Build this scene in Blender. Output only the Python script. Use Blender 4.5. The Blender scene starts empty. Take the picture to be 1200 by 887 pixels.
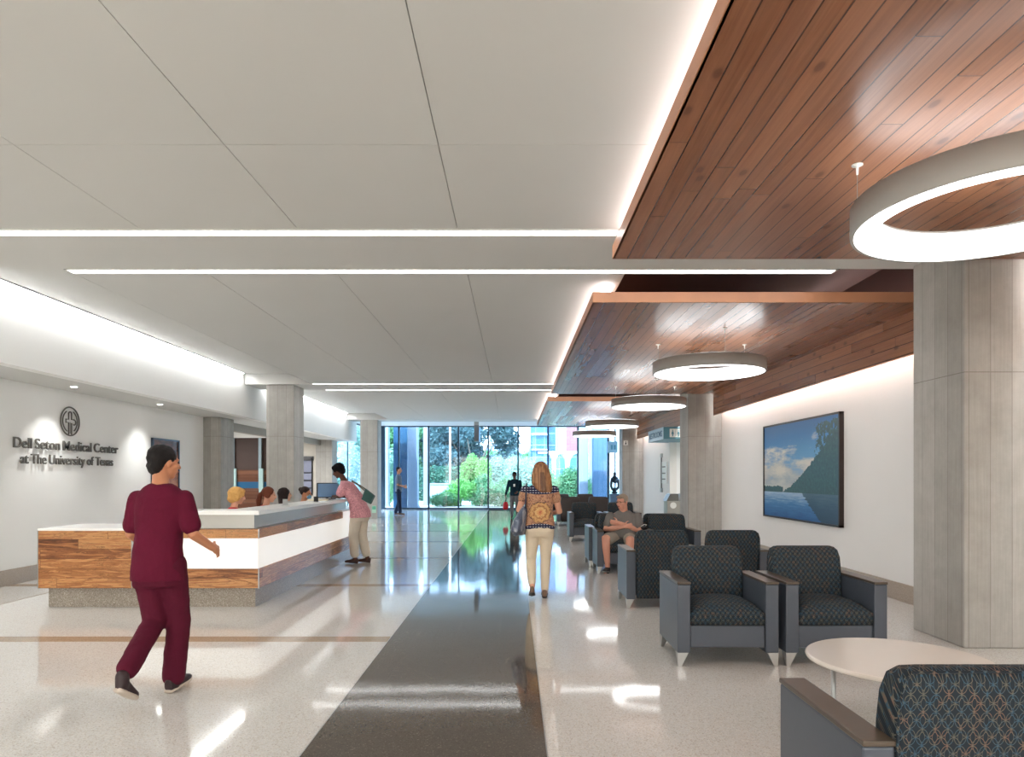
import bpy, bmesh, math, random
from mathutils import Vector, Matrix, Euler
random.seed(7)
R = math.radians
scene = bpy.context.scene
COL = scene.collection
V = Vector
def px0(x, D): return (x - 602.0) * D / 790.0

# ------------------------------------------------------------------ camera
H, F = 1.5, 790.0
VX, VY = 602.0, 559.0
cam_d = bpy.data.cameras.new('camera'); cam = bpy.data.objects.new('camera', cam_d); COL.objects.link(cam)
cam.location = (0, 0, H); cam.rotation_euler = (R(90), 0, 0)
cam_d.sensor_fit = 'HORIZONTAL'; cam_d.sensor_width = 36; cam_d.lens = 36 * F / 1200
cam_d.shift_x = (600 - VX) / 1200; cam_d.shift_y = (VY - 443.5) / 1200
cam_d.clip_start = 0.05; cam_d.clip_end = 500
scene.camera = cam

# ------------------------------------------------------------------ node helpers
class NT:
    def __init__(s, name):
        s.m = bpy.data.materials.new(name); s.m.use_nodes = True
        s.t = s.m.node_tree; s.n = s.t.nodes; s.l = s.t.links
        s.b = s.n['Principled BSDF']; s.out = s.n['Material Output']
    def node(s, typ, **kw):
        n = s.n.new(typ)
        for k, v in kw.items():
            if k.startswith('i_'):
                key = k[2:]; key = int(key) if key.isdigit() else key.replace('_', ' ')
                s.setin(n, key, v)
            else: setattr(n, k, v)
        return n
    def setin(s, n, key, v):
        if isinstance(v, bpy.types.NodeSocket): s.l.new(v, n.inputs[key])
        else: n.inputs[key].default_value = v
    def math(s, op, a, b=None, c=None):
        n = s.n.new('ShaderNodeMath'); n.operation = op
        s.setin(n, 0, a)
        if b is not None: s.setin(n, 1, b)
        if c is not None: s.setin(n, 2, c)
        return n.outputs[0]
    def coords(s):
        tc = s.n.new('ShaderNodeTexCoord'); return tc.outputs['Object']
    def geo(s):
        return s.n.new('ShaderNodeNewGeometry').outputs['Position']
    def sep(s, v):
        n = s.n.new('ShaderNodeSeparateXYZ'); s.l.new(v, n.inputs[0]); return n.outputs
    def comb(s, x, y, z):
        n = s.n.new('ShaderNodeCombineXYZ'); s.setin(n, 0, x); s.setin(n, 1, y); s.setin(n, 2, z); return n.outputs[0]
    def noise(s, vec, scale=5, detail=3, rough=0.5, dist=0.0):
        n = s.n.new('ShaderNodeTexNoise'); s.l.new(vec, n.inputs['Vector'])
        n.inputs['Scale'].default_value = scale; n.inputs['Detail'].default_value = detail
        n.inputs['Roughness'].default_value = rough; n.inputs['Distortion'].default_value = dist
        return n.outputs['Fac']
    def white(s, vec):
        n = s.n.new('ShaderNodeTexWhiteNoise'); n.noise_dimensions = '3D'; s.l.new(vec, n.inputs['Vector']); return n.outputs['Value']
    def ramp(s, fac, stops, interp='LINEAR'):
        n = s.n.new('ShaderNodeValToRGB'); s.setin(n, 0, fac); cr = n.color_ramp; cr.interpolation = interp
        while len(cr.elements) > 1: cr.elements.remove(cr.elements[-1])
        cr.elements[0].position = stops[0][0]; cr.elements[0].color = (*stops[0][1], 1)
        for p, c in stops[1:]:
            e = cr.elements.new(p); e.color = (*c, 1)
        return n.outputs[0]
    def mix(s, fac, a, b, typ='MIX'):
        n = s.n.new('ShaderNodeMix'); n.data_type = 'RGBA'; n.blend_type = typ
        s.setin(n, 0, fac)
        s.setin(n, 6, (*a, 1) if isinstance(a, tuple) and len(a) == 3 else a)
        s.setin(n, 7, (*b, 1) if isinstance(b, tuple) and len(b) == 3 else b)
        return n.outputs[2]
    def bump(s, h, strength=0.3, dist=0.01):
        n = s.n.new('ShaderNodeBump'); n.inputs['Strength'].default_value = strength; n.inputs['Distance'].default_value = dist
        s.l.new(h, n.inputs['Height']); s.l.new(n.outputs[0], s.b.inputs['Normal'])
    def base(s, c):
        s.setin(s.b, 'Base Color', (*c, 1) if isinstance(c, tuple) and len(c) == 3 else c); return s
    def set(s, rough=None, metal=None, spec=None, coat=None, coat_rough=None, sub=None):
        if rough is not None: s.setin(s.b, 'Roughness', rough)
        if metal is not None: s.setin(s.b, 'Metallic', metal)
        if spec is not None: s.setin(s.b, 'Specular IOR Level', spec)
        if coat is not None: s.setin(s.b, 'Coat Weight', coat)
        if coat_rough is not None: s.setin(s.b, 'Coat Roughness', coat_rough)
        return s

def sr(r, g, b):
    f = lambda c: (c / 255 / 12.92) if c / 255 <= 0.04045 else ((c / 255 + 0.055) / 1.055) ** 2.4
    return (f(r), f(g), f(b))

def plain(name, col, rough=0.6, metal=0.0, spec=0.5, var=0.06, scale=8, coat=None):
    k = NT(name)
    f = k.noise(k.geo(), scale, 3)
    a = tuple(max(0, c * (1 - var)) for c in col); b = tuple(min(1, c * (1 + var)) for c in col)
    k.base(k.mix(f, a, b)); k.set(rough, metal, spec, coat)
    return k.m

def emit(name, col, strength):
    k = NT(name); e = k.node('ShaderNodeEmission'); e.inputs[0].default_value = (*col, 1); e.inputs[1].default_value = strength
    k.l.new(e.outputs[0], k.out.inputs[0]); return k.m

M = {}
M['paint'] = plain('white_paint', sr(242, 242, 240), 0.75, var=0.015, scale=2)
M['ceiling'] = plain('ceiling_panel_white', sr(211, 211, 208), 0.8, var=0.015, scale=1.5)
M['dark_paint'] = plain('dark_plenum_paint', sr(70, 38, 30), 0.8)
M['solid_white'] = plain('solid_surface_white', sr(248, 248, 246), 0.25, var=0.01)
M['grey_vinyl'] = plain('blue_grey_vinyl', sr(74, 80, 90), 0.38, var=0.05, scale=30)
M['brown_vinyl'] = plain('dark_brown_vinyl', sr(52, 42, 40), 0.45, var=0.06)
M['arm_wood'] = plain('dark_wood_arm_cap', sr(78, 66, 54), 0.3, var=0.12, scale=14)
M['steel'] = plain('brushed_steel', sr(190, 190, 188), 0.3, 0.9)
M['alu'] = plain('satin_aluminium', sr(170, 172, 172), 0.35, 0.8)
M['dark_frame'] = plain('dark_blue_frame', sr(34, 52, 66), 0.4, 0.3)
M['ring_body'] = plain('ring_body_grey', sr(166, 164, 160), 0.5, var=0.02)
M['black'] = plain('black_plastic', sr(24, 24, 26), 0.35)
M['sign_metal'] = plain('dark_bronze_letters', sr(98, 94, 88), 0.5, 0.0)
M['white_plastic'] = plain('white_plastic', sr(235, 235, 230), 0.4, var=0.01)
M['lamp'] = emit('lamp_diffuser', (0.98, 0.985, 0.99), 3.0)
M['led'] = emit('led_strip', (0.98, 0.985, 0.99), 4)
M['cove_led'] = emit('cove_led', (0.98, 0.985, 0.99), 5.0)
M['ring_lamp'] = emit('ring_diffuser', (0.98, 0.985, 0.99), 1.7)
M['ring_up'] = emit('ring_uplight', (0.96, 0.99, 1.0), 1.3)
M['down_lamp'] = emit('downlight_lens', (1.0, 1.0, 0.97), 8.0)

def mat_terrazzo(name, c_lo, c_hi, chips, rough=0.1, amount=0.5):
    k = NT(name); p = k.geo()
    v = k.node('ShaderNodeTexVoronoi'); k.l.new(p, v.inputs['Vector']); v.inputs['Scale'].default_value = 150
    sp = k.sep(v.outputs['Color'])
    chip = k.ramp(sp[0], chips, 'CONSTANT')
    base = k.mix(k.noise(p, 0.6, 4), c_lo, c_hi)
    base = k.mix(k.math('MULTIPLY', k.math('GREATER_THAN', sp[1], 0.45), amount), base, chip)
    k.base(base)
    k.set(k.math('ADD', k.math('MULTIPLY', k.noise(p, 1.3, 3), 0.03), rough), 0, 0.5)
    w = k.noise(k.comb(k.math('MULTIPLY', k.sep(p)[0], 1.6), k.math('MULTIPLY', k.sep(p)[1], 0.8), 0.0), 1.0, 2)
    k.bump(w, 0.3, 0.006)
    return k.m
M['floor'] = mat_terrazzo('pale_terrazzo', sr(211, 209, 205), sr(221, 219, 215),
    [(0, sr(190, 178, 162)), (0.2, sr(226, 221, 212)), (0.5, sr(208, 199, 186)), (0.75, sr(234, 230, 224)), (0.95, sr(160, 144, 128))], 0.045, 0.62)
M['walkway'] = mat_terrazzo('brown_grey_terrazzo', sr(86, 78, 70), sr(94, 86, 77),
    [(0, sr(70, 62, 55)), (0.3, sr(98, 90, 80)), (0.6, sr(84, 76, 67)), (0.93, sr(136, 127, 115))], 0.05, 0.5)
M['stripe'] = mat_terrazzo('tan_terrazzo', sr(168, 148, 126), sr(178, 158, 136),
    [(0, sr(150, 130, 108)), (0.4, sr(190, 172, 150)), (0.8, sr(140, 120, 100))], 0.08, 0.5)
M['plinth'] = mat_terrazzo('grey_brown_terrazzo', sr(150, 140, 128), sr(160, 150, 138),
    [(0, sr(120, 108, 96)), (0.3, sr(180, 172, 160)), (0.6, sr(140, 128, 116)), (0.85, sr(205, 198, 188))], 0.3, 0.7)
M['base_stone'] = mat_terrazzo('tan_stone_base', sr(168, 154, 138), sr(176, 162, 148),
    [(0, sr(150, 136, 122)), (0.4, sr(182, 170, 156)), (0.8, sr(160, 146, 130))], 0.3, 0.5)

def mat_concrete():
    k = NT('board_formed_concrete'); p = k.geo(); s = k.sep(p)
    u = k.math('ADD', s[0], s[1])
    q = k.math('DIVIDE', u, 0.19); fr = k.math('FRACT', q); fl = k.math('FLOOR', q)
    rnd = k.white(k.comb(fl, 3.1, 0.7))
    st = k.noise(k.comb(k.math('MULTIPLY', u, 60), 0, k.math('MULTIPLY', s[2], 1.6)), 1.0, 4)
    bl = k.noise(p, 4.0, 6, 0.68)
    val = k.math('ADD', k.math('MULTIPLY', rnd, 0.35), k.math('ADD', k.math('MULTIPLY', st, 0.35), k.math('MULTIPLY', bl, 0.6)))
    c = k.ramp(val, [(0.25, sr(144, 141, 135)), (0.6, sr(168, 165, 159)), (0.95, sr(192, 189, 184))])
    gr = k.math('LESS_THAN', fr, 0.028)
    zj = k.math('LESS_THAN', k.math('ABSOLUTE', k.math('SUBTRACT', s[2], k.math('ADD', 2.42, k.math('MULTIPLY', rnd, 0.0)))), 0.004)
    c = k.mix(k.math('MULTIPLY', k.math('MAXIMUM', gr, zj), 0.6), c, sr(112, 105, 96))
    k.base(c); k.set(0.8)
    k.bump(k.math('ADD', k.math('MULTIPLY', gr, -1.0), k.math('MULTIPLY', val, 0.5)), 0.4, 0.006)
    return k.m
M['concrete'] = mat_concrete()

def mat_ceiling_wood(name, axis='x', lo=sr(122, 76, 52), hi=sr(174, 120, 86)):
    """boards 0.12 wide running along Y; axis says which coordinate crosses them"""
    k = NT(name); p = k.geo(); s = k.sep(p)
    u = s[0] if axis == 'x' else (s[2] if axis == 'z' else s[1])
    along = s[1] if axis in 'xz' else s[0]
    q = k.math('DIVIDE', u, 0.1205); fr = k.math('FRACT', q); fl = k.math('FLOOR', q)
    r1 = k.white(k.comb(fl, 1.7, 9.1))
    seg = k.math('ADD', k.math('DIVIDE', along, 2.7), k.math('MULTIPLY', r1, 5.3))
    sf = k.math('FLOOR', seg); sfr = k.math('FRACT', seg)
    r2 = k.white(k.comb(fl, sf, 4.4))
    g = k.noise(k.comb(k.math('MULTIPLY', u, 38), k.math('MULTIPLY', along, 1.6), k.math('MULTIPLY', r2, 30)), 1.0, 5, 0.6, 0.6)
    val = k.math('ADD', k.math('MULTIPLY', r2, 0.30), k.math('MULTIPLY', g, 0.70))
    c = k.ramp(val, [(0.2, lo), (0.55, tuple((a + b) / 2 for a, b in zip(lo, hi))), (0.9, hi)])
    v = k.node('ShaderNodeTexVoronoi'); v.voronoi_dimensions = '2D'
    k.l.new(k.comb(k.math('MULTIPLY', u, 4.2), k.math('MULTIPLY', along, 2.2), r2), v.inputs['Vector']); v.inputs['Scale'].default_value = 1.0
    rare = k.math('GREATER_THAN', k.sep(v.outputs['Color'])[0], 0.62)
    kn = k.math('MULTIPLY', k.ramp(v.outputs['Distance'], [(0, (1, 1, 1)), (0.07, (0.9,) * 3), (0.10, (0.35,) * 3), (0.16, (0, 0, 0))]), rare)
    c = k.mix(k.math('MULTIPLY', kn, 0.6), c, sr(70, 34, 24))
    groove = k.math('MAXIMUM', k.math('LESS_THAN', fr, 0.07), k.math('LESS_THAN', sfr, 0.002))
    c = k.mix(k.math('MULTIPLY', groove, 0.85), c, sr(44, 24, 17))
    k.base(c); k.set(k.math('ADD', 0.24, k.math('MULTIPLY', r2, 0.1)), 0, 0.4)
    k.bump(k.math('ADD', k.math('MULTIPLY', groove, -1.0), k.math('MULTIPLY', g, 0.06)), 0.5, 0.004)
    return k.m
M['wood_x'] = mat_ceiling_wood('ceiling_boards', 'x')
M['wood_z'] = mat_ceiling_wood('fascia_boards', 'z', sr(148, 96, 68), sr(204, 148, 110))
M['wood_edge'] = plain('board_edge', sr(186, 130, 96), 0.4, var=0.15, scale=4)

def mat_desk_wood():
    k = NT('reclaimed_walnut_boards'); p = k.geo(); s = k.sep(p)
    u = k.math('ADD', s[0], s[1])
    row = k.math('DIVIDE', k.math('SUBTRACT', s[2], 0.005), 0.112); fl = k.math('FLOOR', row); fr = k.math('FRACT', row)
    r1 = k.white(k.comb(fl, 2.2, 5.0))
    seg = k.math('ADD', k.math('DIVIDE', u, 1.35), k.math('MULTIPLY', r1, 7.7)); sf = k.math('FLOOR', seg); sfr = k.math('FRACT', seg)
    r2 = k.white(k.comb(fl, sf, 1.4)); r3 = k.white(k.comb(fl, sf, 7.4))
    g = k.noise(k.comb(k.math('MULTIPLY', u, 2.2), k.math('MULTIPLY', r2, 40), k.math('MULTIPLY', s[2], 26)), 1.0, 6, 0.62, 1.2)
    g2 = k.noise(k.comb(k.math('MULTIPLY', u, 5), k.math('MULTIPLY', r3, 40), k.math('MULTIPLY', s[2], 90)), 1.0, 3, 0.6, 0.4)
    val = k.math('ADD', k.math('MULTIPLY', g, 1.25), k.math('ADD', k.math('MULTIPLY', g2, 0.25), k.math('SUBTRACT', k.math('MULTIPLY', r2, 0.5), 0.5)))
    c = k.ramp(val, [(0.1, sr(88, 50, 28)), (0.28, sr(140, 86, 50)), (0.45, sr(178, 118, 70)), (0.62, sr(204, 150, 98)), (0.8, sr(160, 98, 56)), (1.0, sr(218, 172, 118))])
    c = k.mix(k.math('MULTIPLY', k.math('LESS_THAN', k.math('ABSOLUTE', k.math('SUBTRACT', g, 0.5)), 0.012), 0.6), c, sr(56, 30, 18))
    gr = k.math('MAXIMUM', k.math('LESS_THAN', fr, 0.03), k.math('LESS_THAN', sfr, 0.003))
    c = k.mix(k.math('MULTIPLY', gr, 0.7), c, sr(46, 26, 16))
    k.base(c); k.set(0.3, 0, 0.5); k.bump(k.math('SUBTRACT', k.math('MULTIPLY', g, 0.1), gr), 0.3, 0.003)
    return k.m
M['desk_wood'] = mat_desk_wood()

def mat_ring_fabric(name, base, lines):
    k = NT(name); s = k.sep(k.coords())
    u = k.math('DIVIDE', s[0], 0.040); v = k.math('DIVIDE', k.math('ADD', s[2], s[1]), 0.058)
    tot = None
    for off in (0.0, 0.5):
        for rr in (0.47, 0.30) if off == 0 else (0.47,):
            fx = k.math('SUBTRACT', k.math('FRACT', k.math('ADD', u, off)), 0.5)
            fy = k.math('SUBTRACT', k.math('FRACT', k.math('ADD', v, off)), 0.5)
            if rr == 0.30: fx = k.math('MULTIPLY', fx, 1.5)
            d = k.math('SQRT', k.math('ADD', k.math('MULTIPLY', fx, fx), k.math('MULTIPLY', fy, fy)))
            ln = k.math('LESS_THAN', k.math('ABSOLUTE', k.math('SUBTRACT', d, rr)), 0.022)
            tot = ln if tot is None else k.math('MAXIMUM', tot, ln)
    n = k.noise(k.coords(), 22, 2)
    lc = k.ramp(n, lines)
    k.base(k.mix(k.math('MULTIPLY', tot, 0.6), base, lc)); k.set(0.75, 0, 0.3)
    k.bump(k.noise(k.coords(), 400, 2), 0.15, 0.001)
    return k.m
M['fabric'] = mat_ring_fabric('navy_ring_fabric', sr(28, 37, 45), [(0.0, sr(126, 118, 98)), (0.40, sr(112, 108, 94)), (0.47, sr(50, 98, 124)), (0.56, sr(118, 114, 98)), (0.66, sr(146, 110, 90)), (0.72, sr(124, 118, 100))])

def mat_glass(name='window_glass', tint=(0.80, 0.89, 0.97)):
    k = NT(name); k.n.remove(k.b)
    t = k.node('ShaderNodeBsdfTransparent'); t.inputs[0].default_value = (*tint, 1)
    g = k.node('ShaderNodeBsdfGlossy'); g.inputs[0].default_value = (1, 1, 1, 1); g.inputs[1].default_value = 0.02
    ge = k.node('ShaderNodeNewGeometry'); dt = k.node('ShaderNodeVectorMath', operation='DOT_PRODUCT')
    k.l.new(ge.outputs['Normal'], dt.inputs[0]); k.l.new(ge.outputs['Incoming'], dt.inputs[1])
    c1 = k.math('SUBTRACT', 1.0, k.math('ABSOLUTE', dt.outputs['Value']))
    fz = k.math('ADD', 0.03, k.math('MULTIPLY', k.math('POWER', c1, 5.0), 0.6))     # same reflection from either face
    mx = k.node('ShaderNodeMixShader'); k.l.new(fz, mx.inputs[0]); k.l.new(t.outputs[0], mx.inputs[1]); k.l.new(g.outputs[0], mx.inputs[2])
    k.l.new(mx.outputs[0], k.out.inputs[0]); return k.m
M['glass'] = mat_glass()
M['fill_glass'] = mat_glass('added_back_glass', (0.94, 0.87, 0.79))  # tint warms the daylight through the added rear glazing

# ------------------------------------------------------------------ object helpers
def tag(o, label=None, cat=None, group=None, kind=None):
    if label: o['label'] = label
    if cat: o['category'] = cat
    if group: o['group'] = group
    if kind: o['kind'] = kind
    return o
def link(name, me, mats, parent=None, smooth=False, loc=(0, 0, 0)):
    o = bpy.data.objects.new(name, me); COL.objects.link(o); o.location = loc
    if not isinstance(mats, (list, tuple)): mats = [mats]
    for m in mats: me.materials.append(m)
    if parent: o.parent = parent
    if smooth:
        for p in me.polygons: p.use_smooth = True
    return o
def thing(name, label, cat, loc=(0, 0, 0), rz=0, group=None):
    o = bpy.data.objects.new(name, None); COL.objects.link(o); o.location = loc; o.rotation_euler = (0, 0, rz)
    o.empty_display_size = 0.1
    return tag(o, label, cat, group)

class MB:
    """collects shapes, built as one mesh object"""
    def __init__(s): s.bm = bmesh.new()
    def box(s, x0, x1, y0, y1, z0, z1, bev=0.0, seg=2, mi=0):
        r = bmesh.ops.create_cube(s.bm, size=1.0)
        vs = r['verts']
        for v in vs: v.co = V(((x0 + x1) / 2 + v.co.x * (x1 - x0), (y0 + y1) / 2 + v.co.y * (y1 - y0), (z0 + z1) / 2 + v.co.z * (z1 - z0)))
        if mi:
            for f in {f for v in vs for f in v.link_faces}: f.material_index = mi
        if bev:
            es = list({e for v in vs for e in v.link_edges})
            bmesh.ops.bevel(s.bm, geom=es, offset=bev, segments=seg, profile=0.5, affect='EDGES')
        return s
    def prism(s, pts, d, axis='y', a=0.0, mi=0):
        """2-D outline pts extruded from a to a+d along axis"""
        def mk(p, t):
            if axis == 'y': return V((p[0], t, p[1]))
            if axis == 'x': return V((t, p[0], p[1]))
            return V((p[0], p[1], t))
        v0 = [s.bm.verts.new(mk(p, a)) for p in pts]; v1 = [s.bm.verts.new(mk(p, a + d)) for p in pts]
        n = len(pts); fs = [s.bm.faces.new(v0), s.bm.faces.new(v1[::-1])]
        for i in range(n): fs.append(s.bm.faces.new((v0[i], v0[(i + 1) % n], v1[(i + 1) % n], v1[i])))
        for f in fs: f.material_index = mi
        return s
    def tube(s, pts, rad, n=12, caps=True):
        pts = [V(p) for p in pts]
        if not isinstance(rad, (list, tuple)): rad = [rad] * len(pts)
        rings = []; up = None
        for i, p in enumerate(pts):
            t = (pts[min(i + 1, len(pts) - 1)] - pts[max(i - 1, 0)]).normalized()
            if up is None: up = t.orthogonal().normalized()
            up = (up - t * up.dot(t)).normalized(); sd = t.cross(up)
            rings.append([s.bm.verts.new(p + (up * math.cos(2 * math.pi * k / n) + sd * math.sin(2 * math.pi * k / n)) * rad[i]) for k in range(n)])
        for a, b in zip(rings, rings[1:]):
            for k in range(n): s.bm.faces.new((a[k], a[(k + 1) % n], b[(k + 1) % n], b[k]))
        if caps: s.bm.faces.new(rings[0][::-1]); s.bm.faces.new(rings[-1])
        return s
    def cap(s, pts, rad, n=12):
        """tube with round ends"""
        pts = [V(p) for p in pts]
        if not isinstance(rad, (list, tuple)): rad = [rad] * len(pts)
        d0 = (pts[0] - pts[1]).normalized(); d1 = (pts[-1] - pts[-2]).normalized()
        P, Q = [], []
        for a in (80, 55, 28): P.append(pts[0] + d0 * rad[0] * math.sin(R(a))); Q.append(rad[0] * math.cos(R(a)))
        P += pts; Q += list(rad)
        for a in (28, 55, 80): P.append(pts[-1] + d1 * rad[-1] * math.sin(R(a))); Q.append(rad[-1] * math.cos(R(a)))
        return s.tube(P, Q, n)
    def ell(s, c, r, mat=None, seg=20, ring=14):
        res = bmesh.ops.create_uvsphere(s.bm, u_segments=seg, v_segments=ring, radius=1.0)
        for v in res['verts']:
            q = V((v.co.x * r[0], v.co.y * r[1], v.co.z * r[2]))
            if mat: q = mat @ q
            v.co = q + V(c)
        return s
    def loft(s, rings, n=28, power=2.3):
        """rings: (centre, side vector, forward vector, half width, half depth)"""
        allr = []
        for c, sd, fw, a, b in rings:
            rr = []
            for k in range(n):
                t = 2 * math.pi * k / n; ct, st = math.cos(t), math.sin(t)
                x = math.copysign(abs(ct) ** (2 / power), ct); y = math.copysign(abs(st) ** (2 / power), st)
                rr.append(s.bm.verts.new(V(c) + V(sd) * a * x + V(fw) * b * y))
            allr.append(rr)
        for a, b in zip(allr, allr[1:]):
            for k in range(n): s.bm.faces.new((a[k], a[(k + 1) % n], b[(k + 1) % n], b[k]))
        s.bm.faces.new(allr[0][::-1]); s.bm.faces.new(allr[-1])
        return s
    def lathe(s, prof, n=32, c=(0, 0, 0), closed=False):
        rings = [[s.bm.verts.new((c[0] + r * math.cos(2 * math.pi * k / n), c[1] + r * math.sin(2 * math.pi * k / n), c[2] + z)) for k in range(n)] for r, z in prof]
        pr = list(zip(rings, rings[1:])) + ([(rings[-1], rings[0])] if closed else [])
        for a, b in pr:
            for k in range(n): s.bm.faces.new((a[k], a[(k + 1) % n], b[(k + 1) % n], b[k]))
        if not closed:
            if prof[0][0] > 0.0005: s.bm.faces.new(rings[0][::-1])
            if prof[-1][0] > 0.0005: s.bm.faces.new(rings[-1])
        return s
    def xf(s, m):
        bmesh.ops.transform(s.bm, matrix=m, verts=s.bm.verts); return s
    def mesh(s, name):
        bmesh.ops.recalc_face_normals(s.bm, faces=s.bm.faces)
        me = bpy.data.meshes.new(name); s.bm.to_mesh(me); s.bm.free(); return me
    def build(s, name, mats, parent=None, smooth=False, loc=(0, 0, 0)):
        return link(name, s.mesh(name), mats, parent, smooth, loc)
    def remesh(s, name, mats, parent=None, voxel=0.01, smooth_it=4, disp=None):
        """fuse everything collected into one continuous smooth surface"""
        me = s.mesh(name + '_tmp')
        t = bpy.data.objects.new('tmp', me); COL.objects.link(t)
        md = t.modifiers.new('r', 'REMESH'); md.mode = 'VOXEL'; md.voxel_size = voxel
        sm = t.modifiers.new('s', 'SMOOTH'); sm.factor = 0.5; sm.iterations = smooth_it
        if disp:
            tx = bpy.data.textures.new(name + '_tx', 'CLOUDS'); tx.noise_scale = disp[0]
            dm = t.modifiers.new('d', 'DISPLACE'); dm.texture = tx; dm.strength = disp[1]; dm.mid_level = 0.5; dm.texture_coords = 'LOCAL'
        dg = bpy.context.evaluated_depsgraph_get(); dg.update()
        m2 = bpy.data.meshes.new_from_object(t.evaluated_get(dg))
        bpy.data.objects.remove(t); bpy.data.meshes.remove(me)
        m2.materials.clear(); m2.name = name
        return link(name, m2, mats, parent, True)
def struct(name, mb, m, parent=None):
    o = mb.build(name, m, parent)
    if parent is None: o['kind'] = 'structure'
    return o
def box1(name, x0, x1, y0, y1, z0, z1, m, parent=None, bev=0.0):
    return MB().box(x0, x1, y0, y1, z0, z1, bev).build(name, m, parent)
def copy_tree(o, parent=None):
    c = o.copy(); COL.objects.link(c)
    c.parent = parent
    for ch in [q for q in bpy.data.objects if q.parent == o]: copy_tree(ch, c)
    return c

# ------------------------------------------------------------------ the room
DB, DF = -5.0, 31.4                       # depth of the wall behind the camera and of the glass front
ZC = 3.58                                 # ceiling panels and beam soffits
struct('floor', MB().box(-12.2, 9.0, DB - 0.1, DF + 0.12, -0.15, 0.0), M['floor'])
struct('trim_1', MB().box(-1.147, 0.178, DB, DF - 0.1, 0.0, 0.0015), M['walkway'])
for i, x in enumerate((-1.153, 0.178)):
    struct('trim_%d' % (2 + i), MB().box(x, x + 0.006, DB, DF - 0.1, 0.0, 0.002), M['alu'])
n = 4
for d in (6.14, 9.25, 12.37, 15.5, 18.6, 21.7, 24.8):
    struct('trim_%d' % n, MB().box(-6.99, -1.153, d, d + 0.2, 0.0, 0.0012), M['stripe']); n += 1
struct('trim_%d' % n, MB().box(-6.07, -6.035, DB, 14.0, 0.0, 0.0016), plain('joint_bronze', sr(120, 98, 78), 0.3, 0.3)); n += 1

# walls
struct('wall_left', MB().box(-7.2, -7.0, DB, 15.2, 0, 2.85), M['paint'])
struct('wall_right', MB().box(4.7, 4.9, DB, 16.0, 0, 3.42), M['paint'])
struct('wall_right_plenum', MB().box(4.7, 4.9, DB, 16.0, 3.42, 4.2), M['dark_paint'])
struct('wall_back', MB().box(-12.2, -6.9, DB - 0.15, DB, 0, 4.3).box(4.7, 9.0, DB - 0.15, DB, 0, 4.3).box(-6.9, 4.7, DB - 0.15, DB, 3.5, 4.3), M['paint'])
for i in range(8):
    a_ = -6.9 + 1.45 * i
    w = MB().box(a_, a_ + 1.45, DB - 0.08, DB - 0.065, 0.05, 3.48).build('window_%d' % (11 + i), M['fill_glass']); w['kind'] = 'structure'  # unseen glazing, added behind the camera to let in daylight
    MB().box(a_ - 0.03, a_ + 0.03, DB - 0.12, DB - 0.02, 0, 3.5).box(a_, a_ + 1.45, DB - 0.12, DB - 0.02, 0, 0.06).build('window_frame', M['dark_frame'], w)
struct('ground_entrance', MB().box(-14, 12, -30, DB - 0.1, -0.4, -0.03), plain('entrance_paving', sr(190, 188, 184), 0.8))
pl = bpy.data.lights.new('sky_portal', 'AREA'); pl.shape = 'RECTANGLE'; pl.size = 11.6; pl.size_y = 3.5; pl.cycles.is_portal = True
po = bpy.data.objects.new('sky_portal', pl); COL.objects.link(po); po.location = (-1.1, DB - 0.2, 1.75); po.rotation_euler = (R(90), 0, 0)
struct('baseboard_left', MB().box(-7.0, -6.975, DB, 15.2, 0, 0.22, 0.003), M['base_stone'])
struct('baseboard_right', MB().box(4.675, 4.7, DB, 15.24, 0, 0.217, 0.003), M['base_stone'])
# bulkhead over the desk side and its low soffit
struct('wall_bulkhead', MB().box(-6.2, -6.03, DB, 25.9, 2.85, 4.15), M['paint'])
struct('ceiling_soffit', MB().box(-12.2, -6.2, DB, 25.9, 2.852, 2.95), M['ceiling'])
struct('trim_%d' % n, MB().box(-7.2, -7.0, 15.9, 24.5, 2.66, 2.852), plain('grey_header', sr(150, 145, 136), 0.7)); n += 1
# ceiling above all
struct('ceiling_deck', MB().box(-12.2, 9.0, DB, 25.3, 4.15, 4.3), M['dark_paint'])
struct('ceiling_front_bay', MB().box(-7.4, 6.0, 25.2, DF + 0.3, 4.12, 4.35), M['ceiling'])
bays = [(DB, -3.65), (-2.42, 5.66), (6.895, 14.99), (16.16, 24.32)]
gaps = [-4.5, -3.13, -1.81, -0.472, 1.14]
joint = M['dark_paint']
for bi, (a, b) in enumerate(bays):
    for gi, (x0, x1) in enumerate(zip(gaps, gaps[1:])):
        cuts = [a, b]
        if bi == 1: cuts = [a, 4.22, b]
        mb = MB()
        for c0, c1 in zip(cuts, cuts[1:]):
            g0 = 0.002
            mb.box(x0 + 0.0028, x1 - 0.0028, c0 + g0, c1 - g0, ZC, ZC + 0.05)
        struct('ceiling_panel_%d_%d' % (bi + 1, gi + 1), mb, M['ceiling'])
    mb = MB(); m_ = (a + b) / 2
    d = a
    while d < b - 0.1:
        e = min(d + 2.1, b); mb.box(-6.03, -4.5, d + 0.002, e - 0.002, 3.80, 3.85); d = e
    mb.box(-4.52, -4.5, a, b, ZC, 3.85)
    struct('ceiling_strip_%d' % (bi + 1), mb, M['ceiling'])
for i, (d0, d1) in enumerate(((-3.50, -2.58), (5.81, 6.74), (15.10, 16.03), (24.42, 25.32))):
    mb = MB().box(-6.02, 4.7, d0, d1, ZC, 4.15)
    struct('ceiling_beam_%d' % (i + 1), mb, M['ceiling'])
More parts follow.
